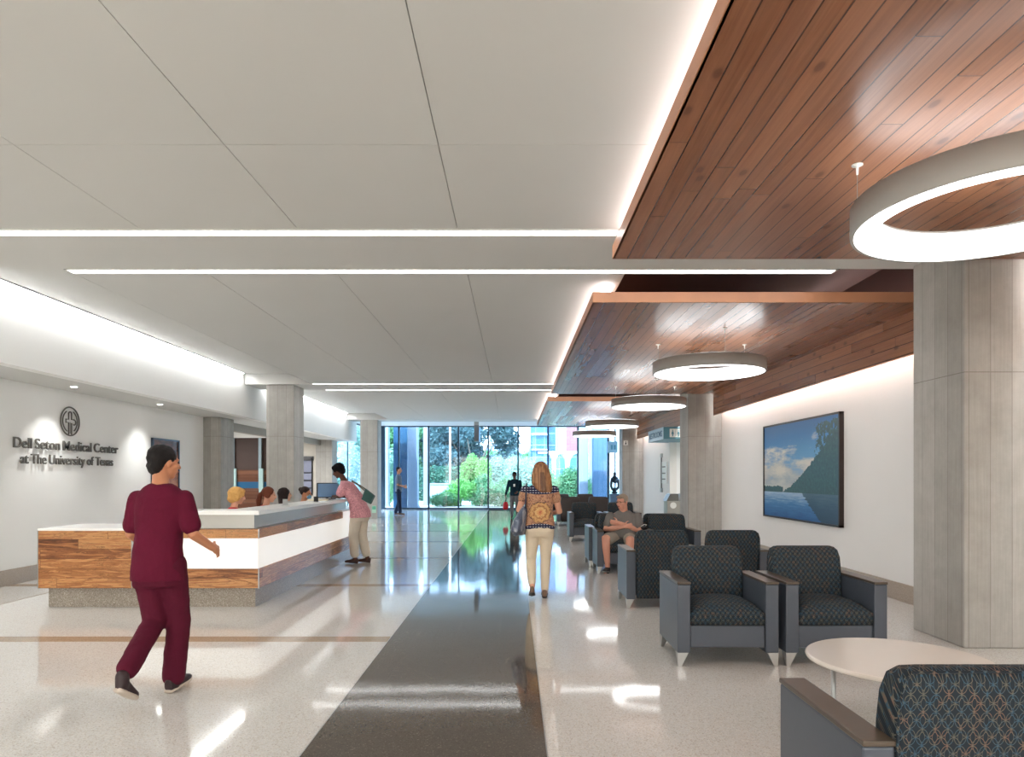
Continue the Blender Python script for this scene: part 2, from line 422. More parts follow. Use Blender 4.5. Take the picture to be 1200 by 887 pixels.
# board-formed columns
def column(name, x0, x1, y0, y1, z1):
    mb = MB().box(x0, x1, y0, y1, 0, z1, 0.012, 2)
    struct(name, mb, M['concrete'])
for i, y in enumerate((5.90, 15.24, 24.5)):
    column('wall_column_right_%d' % (i + 1), 3.945, 4.72, y, y + 0.76, ZC)
for i, y in enumerate((15.2, 24.5)):
    column('wall_column_middle_%d' % (i + 1), -5.58, -4.95, y, y + 0.70, ZC)
for i, y in enumerate((15.2, 24.5)):
    column('wall_column_left_%d' % (i + 1), -7.2, -6.60, y, y + 0.70, 2.852)
# lobby beyond the left opening
struct('wall_lobby_side', MB().box(-12.2, -12.0, DB, 25.2, 0, 2.95), M['paint'])
struct('wall_lobby_end', MB().box(-12.0, -7.2, 24.6, 24.8, 0, 2.86), plain('grey_paint', sr(190, 184, 174), 0.8))
struct('wall_lobby_near', MB().box(-12.0, -7.2, 15.0, 15.2, 0, 2.86), M['paint'])
# right recess with the restrooms behind it
struct('wall_recess_left', MB().box(4.7, 4.9, 20.3, 24.5, 0, 4.15), plain('recess_white', sr(232, 230, 224), 0.7, var=0.01))
struct('wall_recess_end', MB().box(4.9, 8.0, 20.3, 20.5, 0, 4.15), M['paint'])
struct('wall_recess_near', MB().box(4.9, 8.0, 15.8, 16.0, 0, 4.15), M['paint'])
struct('wall_recess_side', MB().box(8.0, 8.2, 15.8, 20.5, 0, 4.15), M['paint'])
struct('ceiling_recess', MB().box(4.72, 8.0, 16.0, 20.3, 2.9, 3.0), M['ceiling'])

# glass front
WZ = 3.88
header = M['paint']
struct('wall_front_header', MB().box(-7.2, 5.6, DF - 0.05, DF + 0.25, WZ, 4.2), header)
xs = [-7.0 + 0.0]
mull = [-6.76, -5.35, -3.96, -2.57, -1.185, 0.205, 1.597, 2.99, 4.40]
for i, (a, b) in enumerate(zip(mull, mull[1:])):
    w = MB().box(a, b, DF + 0.03, DF + 0.045, 0.05, WZ - 0.02).build('window_%d' % (i + 1), M['glass']); w['kind'] = 'structure'
    f = MB()
    f.box(a - 0.035, a + 0.035, DF - 0.04, DF + 0.12, 0.0, WZ)
    f.box(a, b, DF - 0.04, DF + 0.12, 0.0, 0.07); f.box(a, b, DF - 0.04, DF + 0.12, WZ - 0.05, WZ)
    if i == len(mull) - 2: f.box(b - 0.035, b + 0.035, DF - 0.04, DF + 0.12, 0, WZ)
    f.build('window_frame', M['dark_frame'], w)
f = struct('trim_%d' % n, MB().box(-6.16, -6.0, DF - 0.1, DF + 0.1, 0, WZ), M['dark_frame']); n += 1
# side glass left and right of the front bay
def side_glass(name, x, ds):
    w = MB().box(x, x + 0.015, ds[0], ds[-1], 0.05, WZ).build(name, M['glass']); w['kind'] = 'structure'
    f = MB()
    for d in ds: f.box(x - 0.02, x + 0.025, d - 0.025, d + 0.025, 0, WZ)
    f.box(x - 0.05, x + 0.06, ds[0], ds[-1], 0, 0.07); f.box(x - 0.05, x + 0.06, ds[0], ds[-1], WZ - 0.04, WZ)
    f.build('window_frame', M['dark_frame'], w)
side_glass('window_9', -7.0, (25.4, 28.4, 31.3))
side_glass('window_10', 4.42, (25.4, 27.4, 29.4, 31.3))
struct('wall_side_header_left', MB().box(-7.2, -6.95, 25.2, DF, WZ, 4.2), M['paint'])
struct('wall_side_header_right', MB().box(4.38, 4.7, 25.2, DF, WZ, 4.2), M['paint'])

# wood ceiling clouds with their cove strips
def cloud(y0, y1, k, label):
    t = thing('wood_ceiling_panel', label, 'ceiling panel', (0.84, y0, 3.358), 0, 'suspended wood ceiling panels')
    L = y1 - y0
    MB().box(0.006, 3.66, 0.006, L - 0.006, 0.0, 0.04).build('board_soffit', M['wood_x'], t)
    MB().box(0, 0.02, 0, L, 0.0, 0.11).box(0.02, 3.66, 0, 0.02, 0.0, 0.11).box(0.02, 3.66, L - 0.02, L, 0, 0.11).build('edge_board', M['wood_edge'], t)
    MB().box(3.62, 3.66, 0, L, -0.481, 0.05).build('fascia', M['wood_z'], t)
    # light strips lying on the panel edge and tucked behind the fascia
    mb = MB(); 
    bm = mb.bm
    vs = [bm.verts.new(p) for p in ((0.16, 0.1, 0.125), (0.16, L - 0.1, 0.125), (0.22, L - 0.1, 0.165), (0.22, 0.1, 0.165))]
    bm.faces.new(vs)
    me = bpy.data.meshes.new('cove_strip'); bm.to_mesh(me); bm.free()
    link('cove_strip', me, M['cove_led'], t)
    MB().box(3.70, 3.76, 0.05, L - 0.05, -0.16, -0.13).build('wall_wash_strip', M['wash_led'], t)
    return t
M['wash_led'] = emit('wash_led', (0.98, 0.985, 0.99), 8.0)
cloud(-2.35, 5.745, 0, 'nearest suspended panel of reddish brown boards, over the foreground chairs')
cloud(7.17, 15.07, 1, 'middle suspended panel of reddish brown boards, over the lake picture')
cloud(16.5, 24.4, 2, 'farthest suspended panel of brown boards, nearest the glass front')

# linear lights along the beams
def linear(x0, x1, y0, y1, label):
    t = thing('linear_light', label, 'ceiling light', ((x0 + x1) / 2, (y0 + y1) / 2, ZC), 0, 'linear lights along the beams')
    w = (x1 - x0) / 2; d = (y1 - y0) / 2
    MB().box(-w, w, -d, -d + 0.02, -0.006, 0.09).box(-w, w, d - 0.02, d, -0.006, 0.09).box(-w, w, -d, d, 0.06, 0.09).box(-w, -w + 0.02, -d, d, -0.006, 0.09).box(w - 0.02, w, -d, d, -0.006, 0.09).build('housing', M['white_plastic'], t)
    for x_ in (-w + 0.3, w - 0.3): MB().box(x_ - 0.02, x_ + 0.02, -0.02, 0.02, 0.088, 0.57).build('hanger', M['alu'], t)
    MB().box(-w + 0.02, w - 0.02, -d + 0.033, d - 0.033, -0.002, 0.02).build('diffuser', M['lamp'], t)
linear(-4.5, 0.90, 5.66, 5.81, 'thin white light line across the ceiling, nearest the camera')
linear(-4.5, 3.25, 6.74, 6.89, 'second white light line across the ceiling, reaching past the wood panel')
linear(-4.5, 0.90, 14.97, 15.10, 'light line along the near side of the distant ceiling beam')
linear(-4.5, 3.25, 16.03, 16.17, 'light line along the far side of the distant ceiling beam')
linear(-4.5, 0.90, -2.58, -2.44, 'unseen light line added behind the camera')  # unseen fixture added to light the near part of the room
# cove lights on the bulkhead
for i, (a, b) in enumerate(((-2.3, 5.6), (6.95, 14.9), (16.2, 20.0), (20.3, 24.2))):
    t = thing('cove_light', ('cove light strip at the top of the left bulkhead, behind the camera side', 'long cove light strip along the top of the bulkhead over the reception desk', 'cove light strip on the bulkhead just behind the first middle column', 'farthest cove light strip on the bulkhead toward the glass front')[i], 'cove light', (-5.98, a, 3.80), 0, 'cove lights on the bulkhead')
    MB().box(-0.035, -0.028, 0, b - a, -0.03, 0.0).box(0.042, 0.05, 0, b - a, -0.018, 0.0).build('channel', M['alu'], t)
    MB().box(-0.028, 0.042, 0, b - a, -0.012, -0.002).build('diffuser', M['cove_wall'] if 'cove_wall' in M else M.setdefault('cove_wall', emit('cove_wall_led', (0.98, 0.985, 0.99), 11.0)), t)

# ring pendants
def ring_light(x, y, label, zb=2.897):
    t = thing('ring_pendant', label, 'pendant light', (x, y, zb), 0, 'round ring pendant lights')
    Ro, Ri, h = 0.74, 0.615, 0.157
    MB().lathe([(Ro - 0.02, 0.002), (Ro - 0.004, 0.0), (Ro, 0.006), (Ro, h), (Ri - 0.012, h), (Ri - 0.012, h - 0.012), (Ro - 0.015, h - 0.012), (Ro - 0.015, 0.012)], 96, closed=True).build('ring_body', M['ring_body'], t, True)
    t_body = [c for c in bpy.data.objects if c.parent == t][0]
    for p in t_body.data.polygons: p.use_smooth = len(p.vertices) == 4 and abs(p.normal.z) < 0.3
    MB().lathe([(Ro - 0.022, 0.003), (Ro - 0.05, -0.001), (Ro - 0.055, 0.006), (Ri + 0.01, 0.0), (Ri, 0.008), (Ri, h - 0.014), (Ri + 0.012, h - 0.014), (Ri + 0.012, 0.03), (Ro - 0.03, 0.03)], 96, closed=True).build('diffuser', M['ring_lamp'], t)
    MB().lathe([(Ro - 0.03, h + 0.001), (Ri + 0.01, h + 0.001), (Ri + 0.01, h + 0.006), (Ro - 0.03, h + 0.006)], 64, closed=True).build('uplight_diffuser', M['ring_up'], t)
    for k, a in enumerate((150, 270, 30)):
        cx, cy = 0.70 * math.cos(R(a)), 0.70 * math.sin(R(a))
        zt = 3.358 - zb
        c = MB().tube([(cx, cy, h - 0.005), (cx, cy, zt)], 0.0022, 6).build('cable', M['alu'], t)
        MB().lathe([(0.001, 0), (0.032, 0), (0.032, -0.006), (0.008, -0.012), (0.006, -0.06), (0.001, -0.062)], 20, (cx, cy, zt)).build('canopy', M['white_plastic'], t, True)
    return t
ring_light(2.65, 3.66, 'large ring pendant nearest the camera, cut by the right edge')
ring_light(2.63, 9.1, 'second ring pendant, hanging over the grey chairs left of the lake picture')
ring_light(2.70, 13.5, 'third ring pendant, just left of the middle concrete column top')
ring_light(2.74, 18.8, 'fourth ring pendant, hanging in front of the farthest wood panel')
ring_light(2.76, 23.1, 'farthest and smallest ring pendant, in front of the glass')
ring_light(2.65, -0.7, 'unseen ring pendant added behind the camera')  # extra lamp out of view, added for light around the camera

# downlights in the low soffit
for i, y in enumerate((-2.1, 0.34, 2.78, 5.22, 7.66, 10.1, 12.55)):
    lab = 'recessed downlight in the left soffit outside the view' if i < 5 else ('small round downlight over the wall lettering' if i == 5 else 'small round downlight in front of the framed picture')
    t = thing('downlight', lab, 'downlight', (-6.59, y, 2.852), 0, 'downlights in the left soffit')
    MB().lathe([(0.045, -0.004), (0.062, -0.004), (0.062, 0.0), (0.045, 0.0)], 24, closed=True).build('trim_ring', M['white_plastic'], t)
    MB().lathe([(0.001, -0.002), (0.046, -0.002)], 24).build('lens', M['down_lamp'], t)
    l = bpy.data.lights.new('downlight_lamp', 'SPOT'); l.energy = 22; l.spot_size = R(95); l.spot_blend = 0.9; l.shadow_soft_size = 0.05; l.color = (1, 1, 0.97)
    lo = bpy.data.objects.new('downlight_lamp', l); COL.objects.link(lo); lo.parent = t; lo.location = (0, 0, -0.02)
for (x, y, z, e) in ((-8.6, 17.8, 2.83, 22), (-8.4, 22.4, 2.83, 40), (6.2, 18.0, 2.88, 14), (5.2, 18.8, 2.88, 8)):  # unseen lamps added to brighten the lobby and the restroom recess
    l = bpy.data.lights.new('unseen_fill_light', 'AREA'); l.shape = 'DISK'; l.size = 0.25; l.energy = e; l.color = (1, 1, 1)
    lo = bpy.data.objects.new('unseen_fill_light', l); COL.objects.link(lo); lo.location = (x, y, z)

# ------------------------------------------------------------------ lobby wall pieces
def mat_lobby():
    return M['desk_wood']
t = thing('lobby_feature_wall', 'brown wall with wooden lower half and blue band seen between two columns', 'feature wall', (-8.6, 20.0, 0))
MB().box(-1.6, 1.45, 0, 0.2, 0, 2.66).build('wall_panel', plain('dark_brown_panel', sr(72, 52, 44), 0.6), t)
MB().box(-1.6, 1.45, -0.03, 0.0, 0, 1.17).box(-1.6, 1.45, -0.03, 0, 1.36, 1.71).build('wood_cladding', mat_ceiling_wood('lobby_boards', 'z', sr(92, 56, 40), sr(140, 92, 66)), t)
MB().box(-1.6, 1.45, -0.035, 0.0, 1.17, 1.36).build('blue_band', plain('blue_band', sr(24, 92, 134), 0.4), t)
for x in (0.32, 1.12):
    MB().box(x - 0.05, x + 0.03, -0.12, -0.06, 1.15, 2.66).build('glass_fin', plain('pale_blue_fin', sr(150, 170, 178), 0.3), t)
    MB().box(x - 0.03, x + 0.09, -0.14, -0.06, 1.0, 1.75).build('aqua_fin', plain('pale_aqua_fin', sr(178, 208, 206), 0.3), t)  # paler, wider lower part of the fin, no emission
t = thing('lobby_window', 'dark framed gridded window on the grey lobby wall between columns', 'window', (-7.55, 24.6, 0))
MB().box(-0.6, 0.2, -0.02, 0, 0.9, 2.2).build('pane', plain('lilac_grey_glass', sr(128, 132, 150), 0.2), t)
mb = MB().box(-0.6, 0.25, -0.05, -0.01, 2.1, 2.26)
for x in (-0.6, -0.22, 0.2): mb.box(x - 0.02, x + 0.02, -0.05, -0.01, 0.85, 2.2)
for z in (0.86, 1.1, 1.38, 1.66): mb.box(-0.6, 0.2, -0.05, -0.01, z - 0.015, z + 0.015)
mb.build('grille', M['black'], t)
# ------------------------------------------------------------------ reception desk
DX0, DX1, DY0, DY1 = -5.44, -2.91, 7.70, 13.4
t = thing('reception_desk', 'long L-shaped reception desk of reclaimed wood boards with white lit panels', 'desk', (0, 0, 0))
# plinth
MB().box(DX0 + 0.06, DX1 - 0.08, DY0 + 0.1, DY0 + 0.75, 0, 0.24).box(DX1 - 0.72, DX1 - 0.08, DY0 + 0.75, DY1 - 0.08, 0, 0.24).build('plinth', M['plinth'], t)
XT = -4.37
# wood cladding: full height block left, bands right and along the side
mb = MB().box(DX0 + 0.008, XT, DY0 + 0.004, DY0 + 0.80, 0.23, 0.885)
mb.box(XT + 0.012, DX1 - 0.004, DY0 + 0.004, DY0 + 0.06, 0.23, 0.452).box(XT + 0.012, DX1 - 0.004, DY0 + 0.004, DY0 + 0.06, 0.80, 0.905)
mb.box(DX1 - 0.06, DX1 - 0.004, DY0 + 0.06, DY1, 0.23, 0.452).box(DX1 - 0.06, DX1 - 0.004, DY0 + 0.06, DY1 - 1.9, 0.80, 0.905)
mb.build('wood_cladding', M['desk_wood'], t)
# metal trims at the corners
for b_ in ((DX0, DX0 + 0.008, DY0, DY0 + 0.80, 0.225, 0.89), (XT, XT + 0.012, DY0, DY0 + 0.07, 0.225, 0.9), (DX1 - 0.01, DX1, DY0, DY0 + 0.01, 0.225, 0.452), (DX1 - 0.01, DX1, DY0, DY0 + 0.01, 0.80, 0.905)):
    MB().box(*b_).build('corner_trim', M['alu'], t)
# translucent white panels
k = NT('lit_white_resin'); k.base(sr(244, 242, 236)); k.set(0.35)
k.setin(k.b, 'Emission Color', (1.0, 0.97, 0.93, 1)); k.setin(k.b, 'Emission Strength', 0.10); M['lit'] = k.m
MB().box(XT + 0.012, DX1 - 0.02, DY0 + 0.02, DY0 + 0.05, 0.452, 0.80).box(DX1 - 0.05, DX1 - 0.02, DY0 + 0.05, DY1, 0.452, 0.80).box(DX1 - 0.05, DX1 - 0.02, DY1 - 1.9, DY1, 0.80, 0.9).build('lit_panel', M['lit'], t)
# inner body
MB().box(XT, DX1 - 0.08, DY0 + 0.06, DY0 + 0.72, 0.24, 0.90).box(DX1 - 0.70, DX1 - 0.06, DY0 + 0.72, DY1 - 0.02, 0.24, 0.90).build('carcass', M['paint'], t)
# low counter and raised transaction ledge
MB().box(DX0, XT + 0.25, DY0, DY0 + 0.82, 0.886, 0.912, 0.003).build('low_counter', M['solid_white'], t)
MB().box(XT + 0.20, DX1 - 0.10, DY0 + 0.12, DY0 + 0.22, 0.905, 1.067).box(DX1 - 0.20, DX1 - 0.10, DY0 + 0.22, DY1 - 1.3, 0.905, 1.067).build('ledge_riser', M['riser'] if 'riser' in M else M.setdefault('riser', plain('brushed_grey_riser', sr(196, 196, 192), 0.25, 0.3, var=0.05, scale=3)), t)
MB().prism([(XT + 0.14, DY0), (DX1, DY0), (DX1, DY1 - 1.2), (DX1 - 0.46, DY1 - 1.2), (DX1 - 0.46, DY0 + 0.46), (XT + 0.14, DY0 + 0.46)], 0.047, 'z', 1.068).build('transaction_ledge', M['solid_white'], t)
MB().box(DX1 - 0.9, DX1 - 0.01, DY1 - 1.9, DY1, 0.905, 0.93).box(-4.0, DX1 - 0.4, DY0 + 0.5, DY0 + 1.0, 0.72, 0.75).box(-3.9, DX1 - 0.45, DY0 + 1.0, DY1 - 0.3, 0.72, 0.75).build('work_surface', M['solid_white'], t)

# things on the desk
def screen(x, y, rz, label):
    t = thing('computer_monitor', label, 'monitor', (x, y, 1.1155), rz)
    MB().box(-0.13, 0.13, -0.07, 0.07, 0, 0.012, 0.004).build('base', M['black'], t)
    MB().box(-0.02, 0.02, -0.0, 0.02, 0.01, 0.12).build('stand', M['black'], t)
    MB().box(-0.2, 0.2, -0.03, -0.005, 0.025, 0.285, 0.006).build('screen', M['black'], t)
    MB().box(-0.185, 0.185, -0.033, -0.029, 0.04, 0.27).build('display', plain('blue_display', sr(120, 160, 200), 0.2), t)
screen(-3.25, 11.75, R(40), 'dark computer monitor on the ledge beside the leaning woman')
t = thing('paper_stack', 'stack of cream papers on the far end of the ledge', 'paper stack', (-3.22, 11.1, 1.1155), R(6))
MB().box(-0.15, 0.15, -0.105, 0.105, 0, 0.022, 0.002).build('sheets', plain('cream_paper', sr(236, 226, 200), 0.8), t)
MB().box(-0.15, 0.15, -0.105, 0.105, 0.022, 0.024).build('top_sheet', M['white_plastic'], t)
for i, (x, y, lab) in enumerate(((-3.10, 9.15, 'small clear pen stand on the ledge in front of the women in the checked top'), (-3.05, 10.4, 'small dark card holder on the ledge in front of the masked woman'))):
    t = thing('card_holder', lab, 'card holder', (x, y, 1.1155), R(-20))
    MB().box(-0.045, 0.045, -0.03, 0.03, 0, 0.006).build('base', M['alu'], t)
    MB().box(-0.04, 0.04, -0.004, 0.004, 0.006, 0.085).build('card', M['black'] if i else M['alu'], t)
t = thing('desk_telephone', 'black telephone standing behind the blonde receptionist', 'telephone', (-3.72, 9.75, 0.7505), R(30))
MB().prism([(-0.1, 0), (0.1, 0), (0.1, 0.03), (-0.1, 0.10)], 0.2, 'y', -0.1).build('base', M['black'], t)
MB().tube([(-0.06, -0.09, 0.11), (-0.06, -0.05, 0.13), (-0.06, 0.05, 0.13), (-0.06, 0.09, 0.11)], [0.026, 0.017, 0.017, 0.026], 10).build('handset', M['black'], t)
def office_chair(x, y, rz, label):
    t = thing('office_chair', label, 'office chair', (x, y, 0), rz, 'office chairs behind the reception desk')
    MB().box(-0.24, 0.24, -0.23, 0.23, 0.40, 0.47, 0.03, 3).build('seat', M['black'], t)
    MB().box(-0.22, 0.22, -0.29, -0.24, 0.52, 0.86, 0.02, 3).build('backrest', M['black'], t)
    MB().tube([(0, -0.2, 0.41), (0, -0.30, 0.45), (0, -0.30, 0.62)], 0.015, 8).build('back_bar', M['black'], t)
    MB().tube([(0, 0, 0.10), (0, 0, 0.41)], 0.025, 10).build('gas_lift', M['alu'], t)
    for k in range(5):
        a = 2 * math.pi * k / 5
        l = MB().tube([(0, 0, 0.10), (0.27 * math.cos(a), 0.27 * math.sin(a), 0.07)], [0.024, 0.015], 8).build('leg', M['black'], t)
        MB().ell((0.27 * math.cos(a), 0.27 * math.sin(a), 0.028), (0.027, 0.027, 0.027), None, 10, 8).build('caster', M['black'], l)

# ------------------------------------------------------------------ lounge chairs
def rounded_outline(w0, w1, h, r, n=6, z0=0.0):
    """trapezoid outline, bottom width 2*w0, top width 2*w1, rounded top corners"""
    pts = [(-w0, z0), (w0, z0)]
    for k in range(n + 1):
        a = math.pi / 2 * k / n
        pts.append((w1 - r + r * math.cos(a), h - r + r * math.sin(a)))
    for k in range(n + 1):
        a = math.pi / 2 + math.pi / 2 * k / n
        pts.append((-(w1 - r) + r * math.cos(a), h - r + r * math.sin(a)))
    return pts
def make_lounge(fab, vin, label):
    """faces -Y, front at y=-0.34, rear at +0.34"""
    t = thing('lounge_chair', label, 'lounge chair')
    # backrest: slab with rounded edges, reclined, patterned down to the bottom at the rear
    bm = bmesh.new()
    prof = [(0.115, 0.335, 0.300, 0.285), (0.40, 0.315, 0.165, 0.292), (0.55, 0.325, 0.175, 0.298), (0.70, 0.335, 0.190, 0.300), (0.80, 0.342, 0.205, 0.298), (0.86, 0.340, 0.222, 0.285), (0.885, 0.325, 0.245, 0.262), (0.893, 0.305, 0.268, 0.235)]
    N = 10
    rings = []
    for z, yr, yf, w in prof:
        rr = []; rc = 0.03
        pts = []
        for (cx, cy, a0) in ((w - rc, yr - rc if yr - yf > 2 * rc else (yr + yf) / 2, 0), (-(w - rc), yr - rc if yr - yf > 2 * rc else (yr + yf) / 2, 90), (-(w - rc), yf + rc if yr - yf > 2 * rc else (yr + yf) / 2, 180), (w - rc, yf + rc if yr - yf > 2 * rc else (yr + yf) / 2, 270)):
            ry = min(rc, (yr - yf) / 2)
            for k in range(5):
                a = R(a0 + 90 * k / 4); pts.append((cx + rc * math.cos(a), cy + ry * math.sin(a)))
        # bulge: extra points front and rear
        for (x, y) in pts: rr.append(bm.verts.new((x, y, z)))
        rings.append(rr)
    for a, b in zip(rings, rings[1:]):
        m = len(a)
        for k in range(m): bm.faces.new((a[k], a[(k + 1) % m], b[(k + 1) % m], b[k]))
    bm.faces.new(rings[0][::-1]); bm.faces.new(rings[-1])
    bmesh.ops.recalc_face_normals(bm, faces=bm.faces)
    me = bpy.data.meshes.new('backrest'); bm.to_mesh(me); bm.free()
    b = link('backrest', me, fab, t, True)
    # piping along the rear seam of the back
    out = [(-0.283, 0.336, 0.14), (-0.291, 0.318, 0.40), (-0.298, 0.336, 0.70), (-0.292, 0.343, 0.80), (-0.276, 0.340, 0.86), (-0.245, 0.328, 0.883)]
    pts = [p for p in out] + [(0.0, 0.329, 0.886)] + [(-x, y, z) for x, y, z in reversed(out)]
    MB().tube(pts, 0.0045, 6).build('piping', fab, b, True)
    # seat cushion, crowned
    bm = bmesh.new(); nx, ny = 14, 12; g = []
    x0, x1, y0, y1 = -0.292, 0.292, -0.335, 0.19
    def prof_e(u): return max(0.0, 1 - abs(u) ** 4) ** 0.5
    top = [[None] * (ny + 1) for _ in range(nx + 1)]; bot = [[None] * (ny + 1) for _ in range(nx + 1)]
    for i in range(nx + 1):
        for j in range(ny + 1):
            u = 2 * i / nx - 1; v = 2 * j / ny - 1
            h = prof_e(u * 0.985) * prof_e(v * 0.985)
            z = 0.415 + 0.075 * h + 0.03 * (1 - u * u) * (1 - v * v)
            top[i][j] = bm.verts.new((x0 + (x1 - x0) * i / nx, y0 + (y1 - y0) * j / ny, z))
            bot[i][j] = bm.verts.new((x0 + (x1 - x0) * i / nx, y0 + (y1 - y0) * j / ny, 0.325))
    for i in range(nx):
        for j in range(ny):
            bm.faces.new((top[i][j], top[i + 1][j], top[i + 1][j + 1], top[i][j + 1]))
            bm.faces.new((bot[i][j], bot[i][j + 1], bot[i + 1][j + 1], bot[i + 1][j]))
    for i in range(nx):
        bm.faces.new((bot[i][0], bot[i + 1][0], top[i + 1][0], top[i][0])); bm.faces.new((top[i][ny], top[i + 1][ny], bot[i + 1][ny], bot[i][ny]))
    for j in range(ny):
        bm.faces.new((top[0][j], top[0][j + 1], bot[0][j + 1], bot[0][j])); bm.faces.new((bot[nx][j], bot[nx][j + 1], top[nx][j + 1], top[nx][j]))
    bmesh.ops.recalc_face_normals(bm, faces=bm.faces)
    me = bpy.data.meshes.new('seat'); bm.to_mesh(me); bm.free()
    link('seat', me, fab, t, True)
    MB().box(-0.295, 0.295, -0.325, 0.29, 0.145, 0.32, 0.008).build('seat_frame', vin, t)
    for s in (-1, 1):
        xo, xi = s * 0.402, s * 0.298
        a = MB().box(min(xo, xi), max(xo, xi), -0.34, 0.325, 0.105, 0.648, 0.010, 3).build('armrest', vin, t, False)
        MB().box(min(xo, xi) - 0.002, max(xo, xi) + 0.002, -0.344, 0.33, 0.648, 0.668, 0.005, 2).build('arm_cap', M['arm_wood'], a)
        for yy, d in ((-0.335, 1), (0.315, -1)):
            # wedge foot: outer edge upright, inner edge slanted
            bm = bmesh.new()
            top = [(xo * 0.995, yy, 0.106), (xo * 0.995 - s * 0.085, yy, 0.106), (xo * 0.995 - s * 0.085, yy + d * 0.03, 0.106), (xo * 0.995, yy + d * 0.085, 0.106)]
            bt = [(xo * 0.985, yy + d * 0.002, 0), (xo * 0.985 - s * 0.028, yy + d * 0.002, 0), (xo * 0.985 - s * 0.026, yy + d * 0.024, 0), (xo * 0.985, yy + d * 0.028, 0)]
            tv = [bm.verts.new(p) for p in top]; bv = [bm.verts.new(p) for p in bt]
            bm.faces.new(tv); bm.faces.new(bv[::-1])
            for k in range(4): bm.faces.new((bv[k], bv[(k + 1) % 4], tv[(k + 1) % 4], tv[k]))
            bmesh.ops.recalc_face_normals(bm, faces=bm.faces)
            me = bpy.data.meshes.new('leg'); bm.to_mesh(me); bm.free()
            link('leg', me, M['steel'], t)
    return t
lounge = make_lounge(M['fabric'], M['grey_vinyl'], '')
dark_lounge = make_lounge(M['brown_vinyl'], M['grey_vinyl'], '')
def place(proto, x, yfront, away, label, first=False):
    o = proto if first else copy_tree(proto)
    # away: back turned to the camera, its rear plane nearest at yfront
    o.location = (x, yfront + 0.34, 0); o.rotation_euler = (0, 0, math.pi if away else 0)
    o['label'] = label; o['group'] = 'lounge chairs of the waiting area'
    return o
place(lounge, 1.70, 5.34, False, 'patterned lounge chair facing the camera, left of the pair behind the white round table', True)
place(lounge, 2.56, 5.34, False, 'patterned lounge chair facing the camera, right of the pair, beside the big concrete column')
place(lounge, 1.69, 7.67, True, 'patterned lounge chair with its back to the camera, nearest the seated man')
place(lounge, 2.505, 7.67, True, 'patterned lounge chair seen from behind between the two chairs of the front pair')
place(lounge, 1.70, 10.48, False, 'lounge chair the man in the grey shirt sits in')
place(lounge, 2.51, 10.48, False, 'empty lounge chair right of the seated man, by the middle concrete column')
place(lounge, 1.655, 11.22, True, 'lounge chair back to back with the seated man\'s chair')
place(lounge, 2.465, 11.22, True, 'dark lounge chair back just behind the empty chair right of the seated man')
place(lounge, 1.70, 15.70, False, 'empty grey lounge chair facing the camera beyond the seated man, on the aisle')
place(lounge, 2.58, 15.70, False, 'lounge chair mostly hidden behind the seated man\'s head and shoulder')
place(dark_lounge, 1.76, 20.90, True, 'dark brown lounge chair seen from behind, on the aisle right of the walking woman', True)
place(dark_lounge, 2.63, 20.90, True, 'dark brown lounge chair seen from behind, nearest the sculpture pedestal')
place(dark_lounge, 1.70, 23.75, False, 'farthest dark brown lounge chair, top showing just right of the walking woman')
place(dark_lounge, 2.58, 23.75, False, 'farthest dark brown lounge chair, top showing under the smallest ring lamps')
place(lounge, 1.505, 2.115, True, 'closest lounge chair, seen from behind in the bottom right corner')

# ------------------------------------------------------------------ coffee table
t = thing('coffee_table', 'round white coffee table with thin steel legs in front of the closest chair', 'coffee table', (2.24, 3.92, 0))
MB().lathe([(0.001, 0.42), (0.485, 0.42), (0.498, 0.426), (0.502, 0.436), (0.498, 0.446), (0.49, 0.45), (0.001, 0.45)], 96).build('tabletop', plain('white_laminate', sr(228, 220, 210), 0.12, var=0.01), t, False)
for a in (176, 60, -30, 260):
    MB().tube([(0.37 * math.cos(R(a)), 0.37 * math.sin(R(a)), 0), (0.37 * math.cos(R(a)), 0.37 * math.sin(R(a)), 0.42)], 0.014, 14).build('leg', M['alu'], t, True)
MB().lathe([(0.355, 0.395), (0.385, 0.395), (0.385, 0.42), (0.355, 0.42)], 48, closed=True).build('ring_frame', M['alu'], t)

